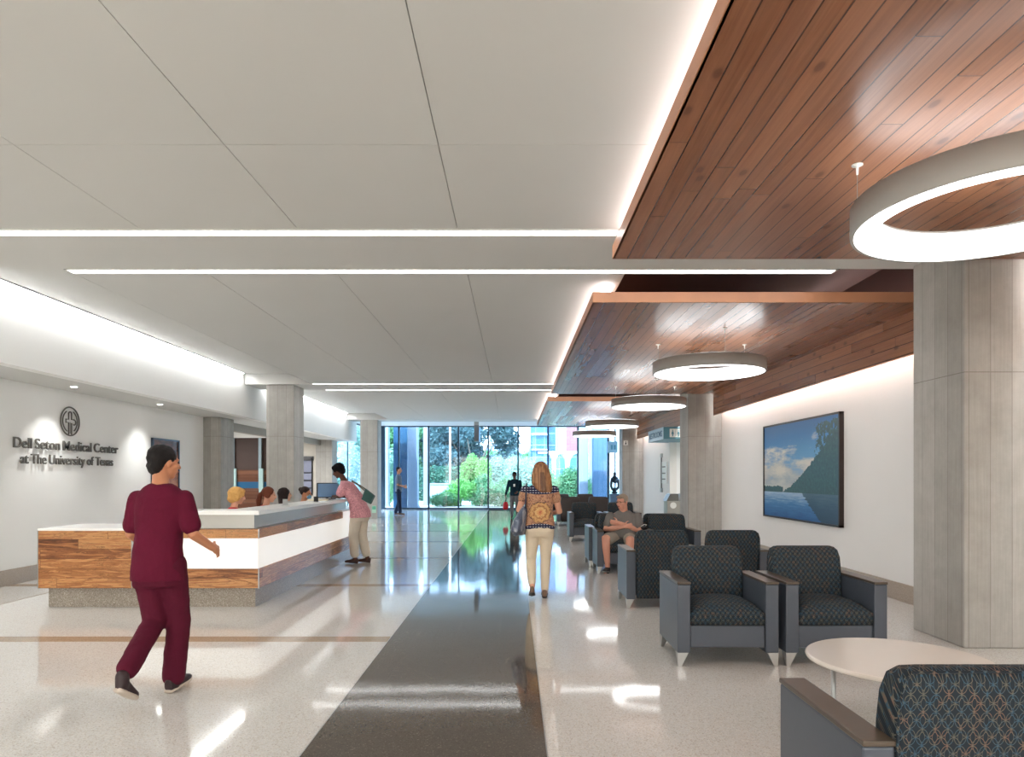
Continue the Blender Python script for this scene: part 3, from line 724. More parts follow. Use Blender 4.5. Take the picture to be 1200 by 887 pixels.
# ------------------------------------------------------------------ pictures
def mat_lake():
    k = NT('lake_photo'); s = k.sep(k.coords())
    # local x runs 0..1 left to right, z 0..1 up
    x, z = s[0], s[2]
    v3 = k.comb(k.math('MULTIPLY', x, 1.8), 0.0, z)
    sky = k.ramp(k.math('ADD', z, k.math('MULTIPLY', x, -0.12)), [(0.25, sr(186, 206, 220)), (0.5, sr(110, 170, 212)), (0.8, sr(52, 120, 186)), (1.0, sr(40, 98, 168))])
    cl = k.noise(k.comb(k.math('MULTIPLY', x, 3.0), 1.0, k.math('MULTIPLY', z, 6.5)), 1.0, 7, 0.6)
    band = k.ramp(z, [(0.25, (0.66,) * 3), (0.38, (0.62,) * 3), (0.55, (0.5,) * 3), (0.75, (0.36,) * 3), (1.0, (0.12,) * 3)])
    cm = k.ramp(k.math('ADD', cl, band), [(0.86, (0, 0, 0)), (1.05, (1, 1, 1))])
    c = k.mix(cm, sky, k.ramp(cl, [(0.3, sr(150, 164, 176)), (0.6, sr(232, 222, 208))]))
    # wooded slope rising to the right
    nz = k.noise(v3, 14, 6, 0.7)
    edge = k.math('ADD', 0.28, k.math('MULTIPLY', k.math('POWER', k.math('MAXIMUM', k.math('SUBTRACT', x, 0.30), 0.0), 1.3), 1.02))
    edge = k.math('ADD', edge, k.math('MULTIPLY', k.math('SUBTRACT', nz, 0.5), 0.12))
    crown = k.math('ADD', k.math('MULTIPLY', k.math('GREATER_THAN', k.math('ADD', x, k.math('MULTIPLY', k.math('SUBTRACT', nz, 0.5), 0.35)), 0.76), 0.95), k.math('MULTIPLY', k.math('SUBTRACT', nz, 0.5), 0.3))
    lim = k.math('MAXIMUM', edge, k.math('MULTIPLY', crown, k.math('GREATER_THAN', nz, 0.44)))
    hill = k.math('LESS_THAN', z, lim)
    far = k.math('MULTIPLY', k.math('LESS_THAN', z, k.math('ADD', 0.335, k.math('MULTIPLY', k.math('SUBTRACT', nz, 0.5), 0.08))), k.math('LESS_THAN', x, 0.3))
    green = k.ramp(k.noise(v3, 26, 6, 0.7), [(0.35, sr(18, 46, 50)), (0.6, sr(38, 76, 70)), (0.75, sr(96, 124, 104))])
    c = k.mix(k.math('MAXIMUM', hill, far), c, green)
    # water
    w = k.noise(k.comb(k.math('MULTIPLY', x, 8), 2.0, k.math('MULTIPLY', z, 60)), 1.0, 4, 0.6)
    wc = k.ramp(k.math('ADD', k.math('MULTIPLY', w, 0.5), k.math('MULTIPLY', z, 1.7)), [(0.2, sr(24, 78, 142)), (0.5, sr(56, 120, 180)), (0.75, sr(180, 200, 220))])
    dk = k.math('GREATER_THAN', k.math('ADD', x, k.math('MULTIPLY', z, 0.9)), k.math('ADD', 0.80, k.math('MULTIPLY', k.math('SUBTRACT', w, 0.5), 0.12)))
    wc = k.mix(k.math('MULTIPLY', dk, 0.85), wc, sr(16, 48, 62))
    c = k.mix(k.math('LESS_THAN', z, 0.27), c, wc)
    k.base(c); k.set(0.35); return k.m
t = thing('framed_picture', 'large framed lake and wooded hillside picture on the right wall', 'picture', (4.7, 12.52, 0.78))
W_, H_ = 2.93, 1.655
fr = plain('dark_walnut_frame', sr(48, 34, 30), 0.4)
MB().box(-0.07, -0.002, -W_, -W_ + 0.03, 0, H_).box(-0.07, -0.002, -0.03, 0, 0, H_).box(-0.07, -0.002, -W_, 0, 0, 0.03).box(-0.07, -0.002, -W_, 0, H_ - 0.03, H_).build('frame', fr, t)
me = bpy.data.meshes.new('print'); bm = bmesh.new()
MBp = MB().box(0, 1, -0.01, 0.01, 0, 1)
p = MBp.build('picture_print', mat_lake(), t)
p.matrix_parent_inverse = Matrix.Identity(4)
# local x (0..1) runs along -Y of the room (left to right as seen), z up
p.rotation_euler = (0, 0, R(-90)); p.scale = (W_ - 0.06, 1, H_ - 0.06); p.location = (-0.045, -0.03, 0.03)
bm.free(); bpy.data.meshes.remove(me)
t = thing('framed_picture', 'dark framed orange and brown artwork on the left wall behind the figure in scrubs', 'picture', (-7.0, 13.0, 1.10), 0)
MB().box(0.002, 0.05, 0, 0.03, 0, 1.16).box(0.002, 0.05, 1.0, 1.03, 0, 1.16).box(0.002, 0.05, 0, 1.03, 0, 0.03).box(0.002, 0.05, 0, 1.03, 1.13, 1.16).build('frame', plain('blue_black_frame', sr(58, 70, 84), 0.3, 0.4), t)
k = NT('orange_artwork'); s = k.sep(k.coords())
g = k.noise(k.comb(0.0, k.math('MULTIPLY', s[1], 3), k.math('MULTIPLY', s[2], 14)), 1.0, 4)
k.base(k.ramp(k.math('ADD', k.math('MULTIPLY', g, 0.5), k.math('MULTIPLY', s[2], 0.3)), [(0.25, sr(196, 120, 66)), (0.42, sr(150, 80, 44)), (0.6, sr(70, 44, 34)), (0.7, sr(116, 78, 56))])); k.set(0.4)
MB().box(0.01, 0.03, 0.03, 1.0, 0.03, 1.13).build('picture_print', k.m, t)

# ------------------------------------------------------------------ lettering and emblem on the left wall
def text_obj(name, body, size, loc, rot, mat, depth=0.012, width=None, align='LEFT', offset=0.0, height=None):
    cu = bpy.data.curves.new(name, 'FONT'); cu.body = body; cu.size = size; cu.extrude = depth; cu.align_x = align; cu.offset = offset
    cu.materials.append(mat)
    o = bpy.data.objects.new(name, cu); COL.objects.link(o); o.rotation_euler = rot; o.location = loc
    bpy.context.view_layer.update()
    sx = width / o.dimensions.x if width else 1.0
    me = bpy.data.meshes.new_from_object(o); bpy.data.objects.remove(o)
    me.transform(Matrix.Diagonal((sx, 1, 1, 1)))
    o = bpy.data.objects.new(name, me); COL.objects.link(o); o.rotation_euler = rot; o.location = loc
    return o
rotL = (R(90), 0, R(90)); rotR = (R(90), 0, R(-90))
def word_line(words, y, z, size, total, label):
    """each word a part of the line of lettering"""
    t = thing('wall_lettering', label, 'lettering', (-6.975, y, z))
    objs = [text_obj('lettering_word', w_, size, (0, 0, 0), rotL, M['sign_metal'], 0.010, None, offset=0.001) for w_ in words]
    ws = [max(v.co.x for v in o.data.vertices) for o in objs]; gap = size * 0.26
    k_ = total / (sum(ws) + gap * (len(words) - 1)); x = 0.0
    for o, w_ in zip(objs, ws):
        o.data.transform(Matrix.Diagonal((k_, 1, 1, 1))); o.parent = t; o.location = (0, x, 0); x += (w_ + gap) * k_
word_line(['Dell', 'Seton', 'Medical', 'Center'], 9.38, 1.915, 0.215, 2.50, 'raised metal letters Dell Seton Medical Center on the left wall')
word_line(['at', 'The', 'University', 'of', 'Texas'], 9.53, 1.695, 0.205, 2.20, 'raised metal letters at The University of Texas, lower line on the left wall')
mb = MB(); yc, zc = 10.60, 2.375
def wall_arc(r, a0, a1, rad, cy=yc, cz=zc, n=40, sy=1.0, sz=1.0):
    mb.cap([(-6.975, cy + sy * r * math.cos(R(a0 + (a1 - a0) * k / n)), cz + sz * r * math.sin(R(a0 + (a1 - a0) * k / n))) for k in range(n + 1)], rad, 8)
def wall_line(pts, rad): mb.cap([(-6.975, yc + a, zc + b) for a, b in pts], rad, 8)
wall_arc(0.222, 0, 359.9, 0.011)
wall_arc(0.172, 120, 245, 0.009); wall_arc(0.172, -55, 62, 0.009)
wall_arc(0.035, 0, 180, 0.010, yc + 0.0, zc + 0.115)
wall_line([(-0.035, 0.115), (-0.035, 0.03), (-0.10, 0.03), (-0.10, -0.02), (-0.035, -0.02), (-0.035, -0.20)], 0.009)
wall_line([(0.035, 0.115), (0.035, 0.03), (0.09, 0.035)], 0.009)
wall_arc(0.04, -110, 100, 0.009, yc + 0.095, zc - 0.01)
wall_line([(0.035, -0.03), (0.035, -0.20)], 0.009); wall_line([(0.0, -0.02), (0.0, -0.19)], 0.006)
o = mb.build('wall_emblem', M['sign_metal'], None, True); tag(o, 'round metal emblem with a cross figure above the wall lettering', 'emblem')

# ------------------------------------------------------------------ right side signs and small things
teal = plain('teal_sign', sr(84, 136, 152), 0.5, var=0.02)
t = thing('restroom_sign', 'teal overhead restrooms sign box projecting beside the middle concrete column', 'sign', (4.1, 18.5, 2.545))
MB().box(0.012, 1.6, 0, 2.05, 0, 0.33).build('sign_box', teal, t)
MB().box(0, 0.012, 0, 2.05, 0.0, 0.33).build('sign_face', plain('pale_blue_face', sr(176, 200, 212), 0.5, var=0.01), t)
o = text_obj('sign_text', 'RESTROOMS', 0.23, (-0.001, 1.9, 0.085), rotR, plain('blue_text', sr(60, 96, 128), 0.5), 0.004, 1.75, offset=0.004); o.parent = t; o.location = V((-0.001, 1.9, 0.085))
MB().box(0.18, 0.50, -0.012, 0.0, 0.05, 0.28).build('pictogram_panel', M['white_plastic'], t)
mb = MB()
for x in (0.26, 0.42):
    mb.ell((x, -0.016, 0.235), (0.018, 0.004, 0.018), None, 10, 8).prism([(x - 0.035, 0.13), (x + 0.035, 0.13), (x + 0.02, 0.21), (x - 0.02, 0.21)], 0.004, 'y', -0.017).box(x - 0.015, x + 0.015, -0.017, -0.013, 0.07, 0.13)
mb.box(0.337, 0.343, -0.017, -0.013, 0.07, 0.25); mb.build('pictogram', teal, t)
t = thing('column_sign', 'small white pictogram placard high on the farthest right column', 'sign', (4.06, 24.5, 2.66))
MB().box(-0.07, 0.09, -0.012, -0.001, 0, 0.17, 0.003).build('placard', M['white_plastic'], t)
MB().ell((0.01, -0.014, 0.125), (0.014, 0.003, 0.014), None, 10, 8).prism([(-0.02, 0.03), (0.04, 0.03), (0.02, 0.105), (0.0, 0.105)], 0.004, 'y', -0.016).build('pictogram', M['black'], t)
t = thing('hanging_sign', 'pale blue sign hanging by the glass beyond the farthest right column', 'sign', (3.86, 26.5, 2.46))
MB().box(-0.17, 0.22, -0.03, 0.03, 0, 0.44).build('sign_face', plain('pale_blue_sign', sr(150, 186, 204), 0.5), t)
MB().tube([(-0.12, 0, 0.44), (-0.12, 0, 1.66)], 0.008, 8).tube([(0.17, 0, 0.44), (0.17, 0, 1.66)], 0.008, 8).build('hanger', M['alu'], t)
MB().box(-0.05, 0.03, -0.036, -0.03, 0.12, 0.3).box(0.07, 0.15, -0.036, -0.03, 0.12, 0.3).build('pictogram', teal, t)
t = thing('ceiling_sign', 'grey box hanging from the ceiling in front of the trees, seen edge on', 'hanging box', (-1.42, 26.2, 2.9))
MB().box(-0.12, 0.06, 0, 0.6, 0, 0.62).build('sign_box', plain('grey_box', sr(128, 128, 130), 0.6), t)
MB().box(0.06, 0.075, 0.02, 0.9, 0, 0.58).build('side_face', plain('pale_blue_side', sr(110, 160, 200), 0.5), t)
MB().box(-0.12, 0.06, 0.0, 0.12, 0.62, 1.22).build('drop_post', plain('light_grey_post', sr(172, 168, 162), 0.6), t)
t = thing('wall_directory', 'tall white directory plate with dark rail on the wall past the restrooms sign', 'directory', (4.7, 21.3, 1.1))
MB().box(-0.05, -0.02, -0.03, 0.03, 0.03, 1.05).build('rail', plain('bronze_rail', sr(96, 88, 80), 0.35, 0.5), t)
MB().box(-0.06, 0, -0.07, 0.07, -0.08, 0.05).box(-0.06, 0, -0.07, 0.07, 1.02, 1.14).build('bracket', M['alu'], t)
MB().box(-0.035, -0.002, -0.72, -0.06, 0.2, 0.88, 0.004).build('plate', M['white_plastic'], t)
for z in (0.32, 0.5, 0.70):
    MB().box(-0.041, -0.035, -0.55, -0.14, z, z + 0.035).build('text_line', M['sign_metal'], t)
t = thing('column_sticker', 'small green and white sign low on the farthest middle column', 'sign', (-5.1, 24.5, 0.2))
MB().box(-0.05, 0.10, -0.01, -0.001, 0, 0.26).build('plate', plain('green_plate', sr(170, 210, 190), 0.5), t)
MB().box(-0.04, 0.09, -0.014, -0.01, 0.12, 0.24).build('green_field', plain('green_field', sr(90, 170, 140), 0.5), t)
# bin by the recess
t = thing('waste_bin', 'grey metal waste bin with sloped top beside the middle concrete column', 'waste bin', (4.32, 18.3, 0))
gb = plain('grey_bin_metal', sr(168, 164, 156), 0.35, 0.4)
MB().box(-0.2, 0.45, -0.22, 0.22, 0, 0.86, 0.01).build('body', gb, t)
MB().prism([(-0.22, 0.86), (0.1, 0.86), (0.1, 1.05), (-0.12, 1.05)], 0.44, 'y', -0.22).build('sloped_hood', plain('grey_hood', sr(112, 110, 104), 0.35, 0.4), t)
MB().prism([(0.12, 0.86), (0.47, 0.86), (0.47, 1.05), (0.2, 1.05)], 0.44, 'y', -0.22).build('second_hood', gb, t)
MB().lathe([(0.001, -0.02), (0.085, -0.02), (0.085, 0.0), (0.001, 0.0)], 24).xf(Matrix.Translation((0.26, -0.222, 0.74)) @ Matrix.Rotation(R(90), 4, 'X')).build('opening', M['black'], t)
MB().lathe([(0.001, -0.02), (0.085, -0.02), (0.085, 0.0), (0.001, 0.0)], 24).xf(Matrix.Translation((-0.04, -0.222, 0.74)) @ Matrix.Rotation(R(90), 4, 'X')).build('round_plate', M['white_plastic'], t)
# sculpture
t = thing('sculpture_pedestal', 'blue grey square pedestal under the dark sculpture', 'pedestal', (3.98, 26.6, 0))
MB().box(-0.19, 0.19, -0.19, 0.19, 0, 0.80, 0.006).build('block', plain('slate_pedestal', sr(70, 86, 100), 0.5), t)
MB().box(-0.205, 0.205, -0.205, 0.205, 0.80, 0.84, 0.004).build('cap', plain('slate_cap', sr(62, 78, 92), 0.5), t)
mb = MB()
mb.ell((0, 0, 0.05), (0.13, 0.11, 0.055)).ell((0.0, 0, 0.17), (0.10, 0.08, 0.09)).ell((0.02, 0, 0.55), (0.12, 0.09, 0.14)).ell((0.0, 0, 0.67), (0.075, 0.06, 0.08)).ell((0.01, -0.01, 0.79), (0.062, 0.066, 0.075))
for s_, k_ in ((1, 0.15), (-1, 0.13)):
    mb.cap([(s_ * 0.10, 0, 0.60), (s_ * k_, -0.02, 0.45), (s_ * (k_ + 0.01), -0.03, 0.30), (s_ * 0.09, -0.02, 0.17)], [0.05, 0.055, 0.05, 0.045], 12)
mb.cap([(0.10, -0.04, 0.62), (0.0, -0.09, 0.52), (-0.11, -0.05, 0.58)], [0.04, 0.035, 0.035], 10)
o = mb.remesh('bronze_sculpture', plain('dark_bronze', sr(42, 50, 58), 0.3, 0.6), None, 0.012, 3)
o.location = (3.98, 26.6, 0.842); tag(o, 'dark abstract bronze figure sculpture on the pedestal by the glass', 'sculpture')
# small things left on the seats near the man
t = thing('pouch', 'small black pouch with a white strap on the armrest right of the seated man', 'pouch', (2.05, 10.72, 0.670), R(15))
MB().box(-0.045, 0.045, -0.10, 0.10, 0, 0.055, 0.02, 3).build('body', M['black'], t, True)
MB().tube([(-0.06, -0.06, 0.05), (-0.02, -0.10, 0.085), (0.04, -0.06, 0.075), (0.06, 0.02, 0.05)], 0.006, 8).build('strap', M['white_plastic'], t, True)
# ------------------------------------------------------------------ people
def skin_mat(name, c): 
    k = NT(name); k.base(k.mix(k.noise(k.geo(), 14, 3), tuple(x * 0.93 for x in c), tuple(min(1, x * 1.05) for x in c)))
    k.set(0.5, 0, 0.35); k.setin(k.b, 'Subsurface Weight', 0.08); k.setin(k.b, 'Subsurface Radius', (0.02, 0.008, 0.005)); return k.m
def cloth_mat(name, c, rough=0.85, var=0.1, scale=18):
    k = NT(name); p = k.geo()
    k.base(k.mix(k.noise(p, scale, 4), tuple(x * (1 - var) for x in c), tuple(min(1, x * (1 + var)) for x in c))); k.set(rough, 0, 0.2)
    k.bump(k.noise(p, 26, 3, 0.5, 0.5), 0.5, 0.01); return k.m
SK_light = skin_mat('light_skin', sr(214, 160, 134)); SK_tan = skin_mat('tan_skin', sr(196, 134, 100)); SK_dark = skin_mat('dark_brown_skin', sr(92, 58, 44)); SK_red = skin_mat('ruddy_skin', sr(216, 158, 136))
MOUTH = plain('lip_tone', sr(150, 84, 74), 0.5); EYE = plain('dark_eyes', sr(40, 32, 30), 0.2)

class Person:
    def __init__(s, name, label, loc, heading, skin):
        """heading: angle of the facing direction, 0 = away from the camera (+Y), 90 = toward -X"""
        s.o = V(loc); s.rot = Matrix.Rotation(R(heading), 3, 'Z')
        s.b = MB(); s.skin = skin; s.name = name; s.label = label; s.kids = []
    def w(s, p): return s.o + s.rot @ V(p)
    def d(s, p): return (s.rot @ V(p))
    def head(s, c, yaw=0, pitch=0, k=1.0, roll=0):
        """c: local centre of the head; yaw + = turns left; pitch + = looks down"""
        m = s.rot @ (Matrix.Rotation(R(yaw), 3, 'Z') @ Matrix.Rotation(R(-pitch), 3, 'X') @ Matrix.Rotation(R(roll), 3, 'Y'))
        s.hm = m; s.hc = s.w(c); s.hk = k
        H_ = s.hp; b = s.b
        m4 = m
        b.ell(H_((0, -0.012, 0.022)), (0.074 * k, 0.092 * k, 0.094 * k), m4)
        b.ell(H_((0, 0.026, -0.03)), (0.060 * k, 0.066 * k, 0.078 * k), m4)
        b.ell(H_((0, 0.050, -0.086)), (0.034 * k, 0.032 * k, 0.026 * k), m4)       # chin
        b.ell(H_((0, 0.070, 0.028)), (0.052 * k, 0.020 * k, 0.013 * k), m4)        # brow
        b.cap([H_((0, 0.084, 0.018)), H_((0, 0.106, -0.022))], [0.009 * k, 0.014 * k], 8)   # nose
        b.ell(H_((0, 0.088, -0.052)), (0.024 * k, 0.012 * k, 0.012 * k), m4)       # lips
        for sx in (-1, 1):
            b.ell(H_((sx * 0.038, 0.060, -0.020)), (0.024 * k, 0.024 * k, 0.024 * k), m4)   # cheeks
            b.ell(H_((sx * 0.077, -0.004, -0.008)), (0.011 * k, 0.020 * k, 0.031 * k), m4)  # ears
        return s
    def hp(s, p): return s.hc + s.hm @ (V(p) * s.hk)
    def face(s):
        e = MB(); l = MB()
        for sx in (-1, 1): e.ell(s.hp((sx * 0.030, 0.0835, 0.010)), (0.011 * s.hk, 0.006 * s.hk, 0.006 * s.hk), s.hm, 12, 8)
        l.ell(s.hp((0, 0.098, -0.052)), (0.021 * s.hk, 0.006 * s.hk, 0.006 * s.hk), s.hm, 12, 8)
        s.kids += [(e, 'eyes', EYE, None, 0, None), (l, 'lips', MOUTH, None, 0, None)]
    def neck(s, base, r=0.055):
        s.b.cap([s.w(base), (s.w(base) + s.hp((0, -0.02, -0.07))) / 2, s.hp((0, -0.02, -0.05))], [r * 1.12, r, r * 0.97], 14)
    def limb(s, mb, pts, rad, n=14): mb.cap([s.w(p) for p in pts], rad, n)
    def torso(s, mb, rings, n=30, power=2.4):
        """rings: (local centre, half width, half depth[, yaw])"""
        out = []
        for r in rings:
            yaw = r[3] if len(r) > 3 else 0
            q = s.rot @ Matrix.Rotation(R(yaw), 3, 'Z')
            out.append((s.w(r[0]), q @ V((1, 0, 0)), q @ V((0, 1, 0)), r[1], r[2]))
        mb.loft(out, n, power)
    def hand(s, wrist, direction, palm, side=1, curl=25, k=1.0, spread=1.0):
        """direction: towards the fingertips, palm: palm normal, side +1 right hand, local axes"""
        wv = s.w(wrist); d = s.d(direction).normalized(); pn = s.d(palm); pn = (pn - d * pn.dot(d)).normalized()
        lat = d.cross(pn) * side            # towards the thumb
        q = Matrix((lat, d, pn)).transposed()
        b = s.b
        b.ell(wv + d * 0.045 * k, (0.040 * k, 0.052 * k, 0.017 * k), q, 14, 10)
        b.cap([wv - d * 0.01, wv + d * 0.03 * k], [0.025 * k, 0.026 * k], 10)
        for j, (off, ln) in enumerate(((0.030, 0.070), (0.010, 0.080), (-0.010, 0.074), (-0.029, 0.058))):
            p = wv + d * 0.082 * k + lat * off * k; dirv = d + lat * (off * 2.2 * spread); dirv.normalize()
            pts = [p - d * 0.02 * k]; pts.append(p); a = 0
            for seg in (0.45, 0.32, 0.23):
                a += curl; dd = dirv * math.cos(R(a)) + pn * math.sin(R(a)); p = p + dd * ln * seg * k; pts.append(p.copy())
            b.cap(pts, [0.0095 * k, 0.0092 * k, 0.0086 * k, 0.008 * k, 0.0072 * k], 8)
        p = wv + d * 0.022 * k + lat * 0.028 * k; pts = [p - lat * 0.01]
        for a, ln in ((48, 0.034), (30, 0.030), (18, 0.024)):
            dd = d * math.cos(R(a)) + lat * math.sin(R(a)) + pn * 0.35; dd.normalize(); p = p + dd * ln * k; pts.append(p.copy())
        b.cap(pts, [0.013 * k, 0.012 * k, 0.010 * k, 0.0085 * k], 8)
    def foot(s, ankle, toe, r=0.036):
        a = V(ankle); t = V(toe); f = (t - a); f.z = 0; f.normalize()
        heel = a - f * 0.035; 
        s.b.cap([s.w(a), s.w(a + V((0, 0, -0.035)))], [0.034, 0.036], 12)
        s.b.cap([s.w((heel.x, heel.y, a.z - 0.05)), s.w(((a.x + t.x) / 2, (a.y + t.y) / 2, (a.z - 0.045 + t.z) / 2)), s.w(t)], [0.024, 0.028, 0.018], 12)
    def shoe(s, ankle, toe, mat, sole=None, rise=0.0, width=0.046):
        """low shoe round the foot with a sole of its own"""
        a = V(ankle); t = V(toe); f = t - a; L = math.hypot(f.x, f.y); fh = V((f.x, f.y, 0)).normalized()
        heel = V((a.x, a.y, a.z - 0.075)) - fh * 0.055
        tip = V((t.x, t.y, t.z - 0.012)) + fh * 0.035
        mid = (heel + tip) / 2
        mb = MB(); lat = s.d((-fh.y, fh.x, 0)); fw = (s.w(tip) - s.w(heel)).normalized(); up = lat.cross(fw); 
        if up.z < 0: up = -up
        rings = []
        n = 7
        for k in range(n):
            u = k / (n - 1); c = s.w(heel) * (1 - u) + s.w(tip) * u
            hh = (0.055, 0.058, 0.05, 0.040, 0.032, 0.028, 0.018)[k] ; ww = (0.55, 0.78, 0.76, 0.88, 1.0, 0.9, 0.5)[k] * width
            rings.append((c + up * hh * 0.8, lat, up, ww, hh * 0.85))
        mb.loft(rings, 16, 2.4)
        if rise: mb.cap([s.w(a), s.w(a + V((0, 0, -0.05)))], [0.042, 0.042], 12)
        s.kids.append((mb, 'shoe', mat, 0.008, 3, None))
        if sole:
            m2 = MB(); rings = []
            for k in range(n):
                u = k / (n - 1); c = s.w(heel) * (1 - u) + s.w(tip) * u
                ww = (0.6, 0.84, 0.82, 0.94, 1.06, 0.95, 0.5)[k] * width
                rings.append((c + up * 0.006, lat, up, ww, 0.012))
            m2.loft(rings, 16, 2.8)
            s.kids.append((m2, 'sole', sole, None, 0, 'shoe'))
    def cloth(s, name, mat, mb, voxel=0.010, sm=5, disp=None):
        s.kids.append((mb, name, mat, voxel, sm, disp))
    def finish(s, voxel=0.0065, sm=4):
        o = s.b.remesh('person', s.skin, None, voxel, sm)
        o.name = s.name
        tag(o, s.label, 'person')
        last = {}
        for mb, nm, mat, vx, sm_, extra in s.kids:
            par = o
            if isinstance(extra, str): par = last.get(extra, o); extra = None
            if vx: k = mb.remesh(nm, mat, par, vx, sm_, extra)
            else: k = mb.build(nm, mat, par, True)
            last[nm] = k
        # pivot at the base of the figure
        base = V((s.o.x, s.o.y, 0)); o.data.transform(Matrix.Translation(-base)); o.location = base
        def fix(p):
            for ch in list(bpy.data.objects):
                if ch.parent == p:
                    ch.data.transform(Matrix.Translation(-base)); fix(ch)
        fix(o)
        return o

# ---- 1. figure in burgundy scrubs, walking away, striding
burg = cloth_mat('burgundy_scrubs', sr(94, 18, 44), 0.85, 0.12, 7); burg_d = cloth_mat('burgundy_trousers', sr(84, 18, 40), 0.85, 0.12, 7)
P = Person('person', 'person in burgundy scrubs with short black hair walking away in front of the desk', (-2.47, 4.72, 0), 0, SK_tan)
hipz = 0.90
P.head((0.0, 0.05, 1.60), yaw=-38, pitch=6); P.face()
P.neck((0.0, -0.005, 1.43), 0.055)
P.torso(P.b, [((-0.02, 0, 0.84), 0.155, 0.10), ((-0.02, 0, 0.98), 0.150, 0.10), ((-0.01, 0, 1.12), 0.14, 0.095), ((0, 0, 1.28), 0.15, 0.10), ((0, 0, 1.35), 0.14, 0.075), ((0, 0, 1.41), 0.09, 0.055)])
Rs, Re, Rw = (0.165, 0.0, 1.35), (0.235, -0.02, 1.10), (0.29, 0.16, 0.99)
Ls, Le, Lw = (-0.165, 0.0, 1.35), (-0.22, 0.02, 1.10), (-0.19, 0.20, 0.98)
for a, e, w_ in ((Rs, Re, Rw), (Ls, Le, Lw)): P.limb(P.b, [a, e, w_], [0.044, 0.040, 0.028])
P.hand(Rw, (0.1, 0.9, -0.35), (-1, 0, -0.2), 1, 22); P.hand(Lw, (0.1, 0.9, -0.3), (1, 0, -0.2), -1, 22)
RL = [(0.075, 0.0, 0.88), (0.09, 0.07, 0.49), (0.085, 0.0, 0.10)]
LL = [(-0.09, 0.0, 0.88), (-0.03, -0.03, 0.49), (-0.015, -0.40, 0.26)]
P.limb(P.b, RL, [0.08, 0.055, 0.038]); P.limb(P.b, LL, [0.08, 0.055, 0.038])
P.foot(RL[2], (0.10, 0.14, 0.035), 0.03); 
P.limb(P.b, [(-0.015, -0.41, 0.24), (-0.015, -0.425, 0.19), (-0.015, -0.39, 0.13)], [0.034, 0.028, 0.018])
mb = MB()
P.torso(mb, [((-0.02, 0, 0.78), 0.182, 0.128), ((-0.02, 0, 0.86), 0.176, 0.13), ((-0.02, 0, 1.0), 0.160, 0.118), ((-0.01, 0, 1.12), 0.156, 0.112), ((0, 0, 1.28), 0.172, 0.118), ((0, 0, 1.37), 0.172, 0.098), ((0, 0, 1.43), 0.115, 0.075), ((0, 0, 1.455), 0.07, 0.058)])
for a, e in ((Rs, Re), (Ls, Le)):
    q = V(a).lerp(V(e), 0.74); P.limb(mb, [a, V(a).lerp(V(e), 0.4), q], [0.060, 0.064, 0.068])
P.cloth('scrub_top', burg, mb, 0.010, 5, (0.12, 0.012))
mb = MB()
P.torso(mb, [((-0.015, 0, 0.74), 0.172, 0.12), ((-0.015, 0, 0.84), 0.172, 0.12), ((-0.02, 0, 0.95), 0.155, 0.108)])
P.limb(mb, [RL[0], RL[1], (0.087, 0.01, 0.11)], [0.100, 0.080, 0.078]); P.limb(mb, [LL[0], LL[1], (-0.017, -0.375, 0.27)], [0.100, 0.080, 0.070])
P.cloth('scrub_trousers', burg_d, mb, 0.011, 5, (0.10, 0.014))
sole = plain('pale_sole', sr(196, 182, 168), 0.6); dshoe = plain('dark_maroon_shoe', sr(46, 26, 30), 0.5)
P.shoe((0.085, 0.0, 0.085), (0.10, 0.16, 0.055), dshoe, sole, rise=1, width=0.052)
# trailing foot, pushed off on its toes
P.shoe((-0.015, -0.44, 0.235), (-0.015, -0.335, 0.055), dshoe, sole, rise=1)
mb = MB()
mb.ell(P.hp((0, -0.026, 0.040)), (0.086, 0.098, 0.092), P.hm).ell(P.hp((0, -0.06, -0.02)), (0.072, 0.055, 0.075), P.hm)
P.cloth('hair', cloth_mat('black_hair', sr(28, 24, 24), 0.6), mb, 0.008, 3, (0.03, 0.012))
P.finish()

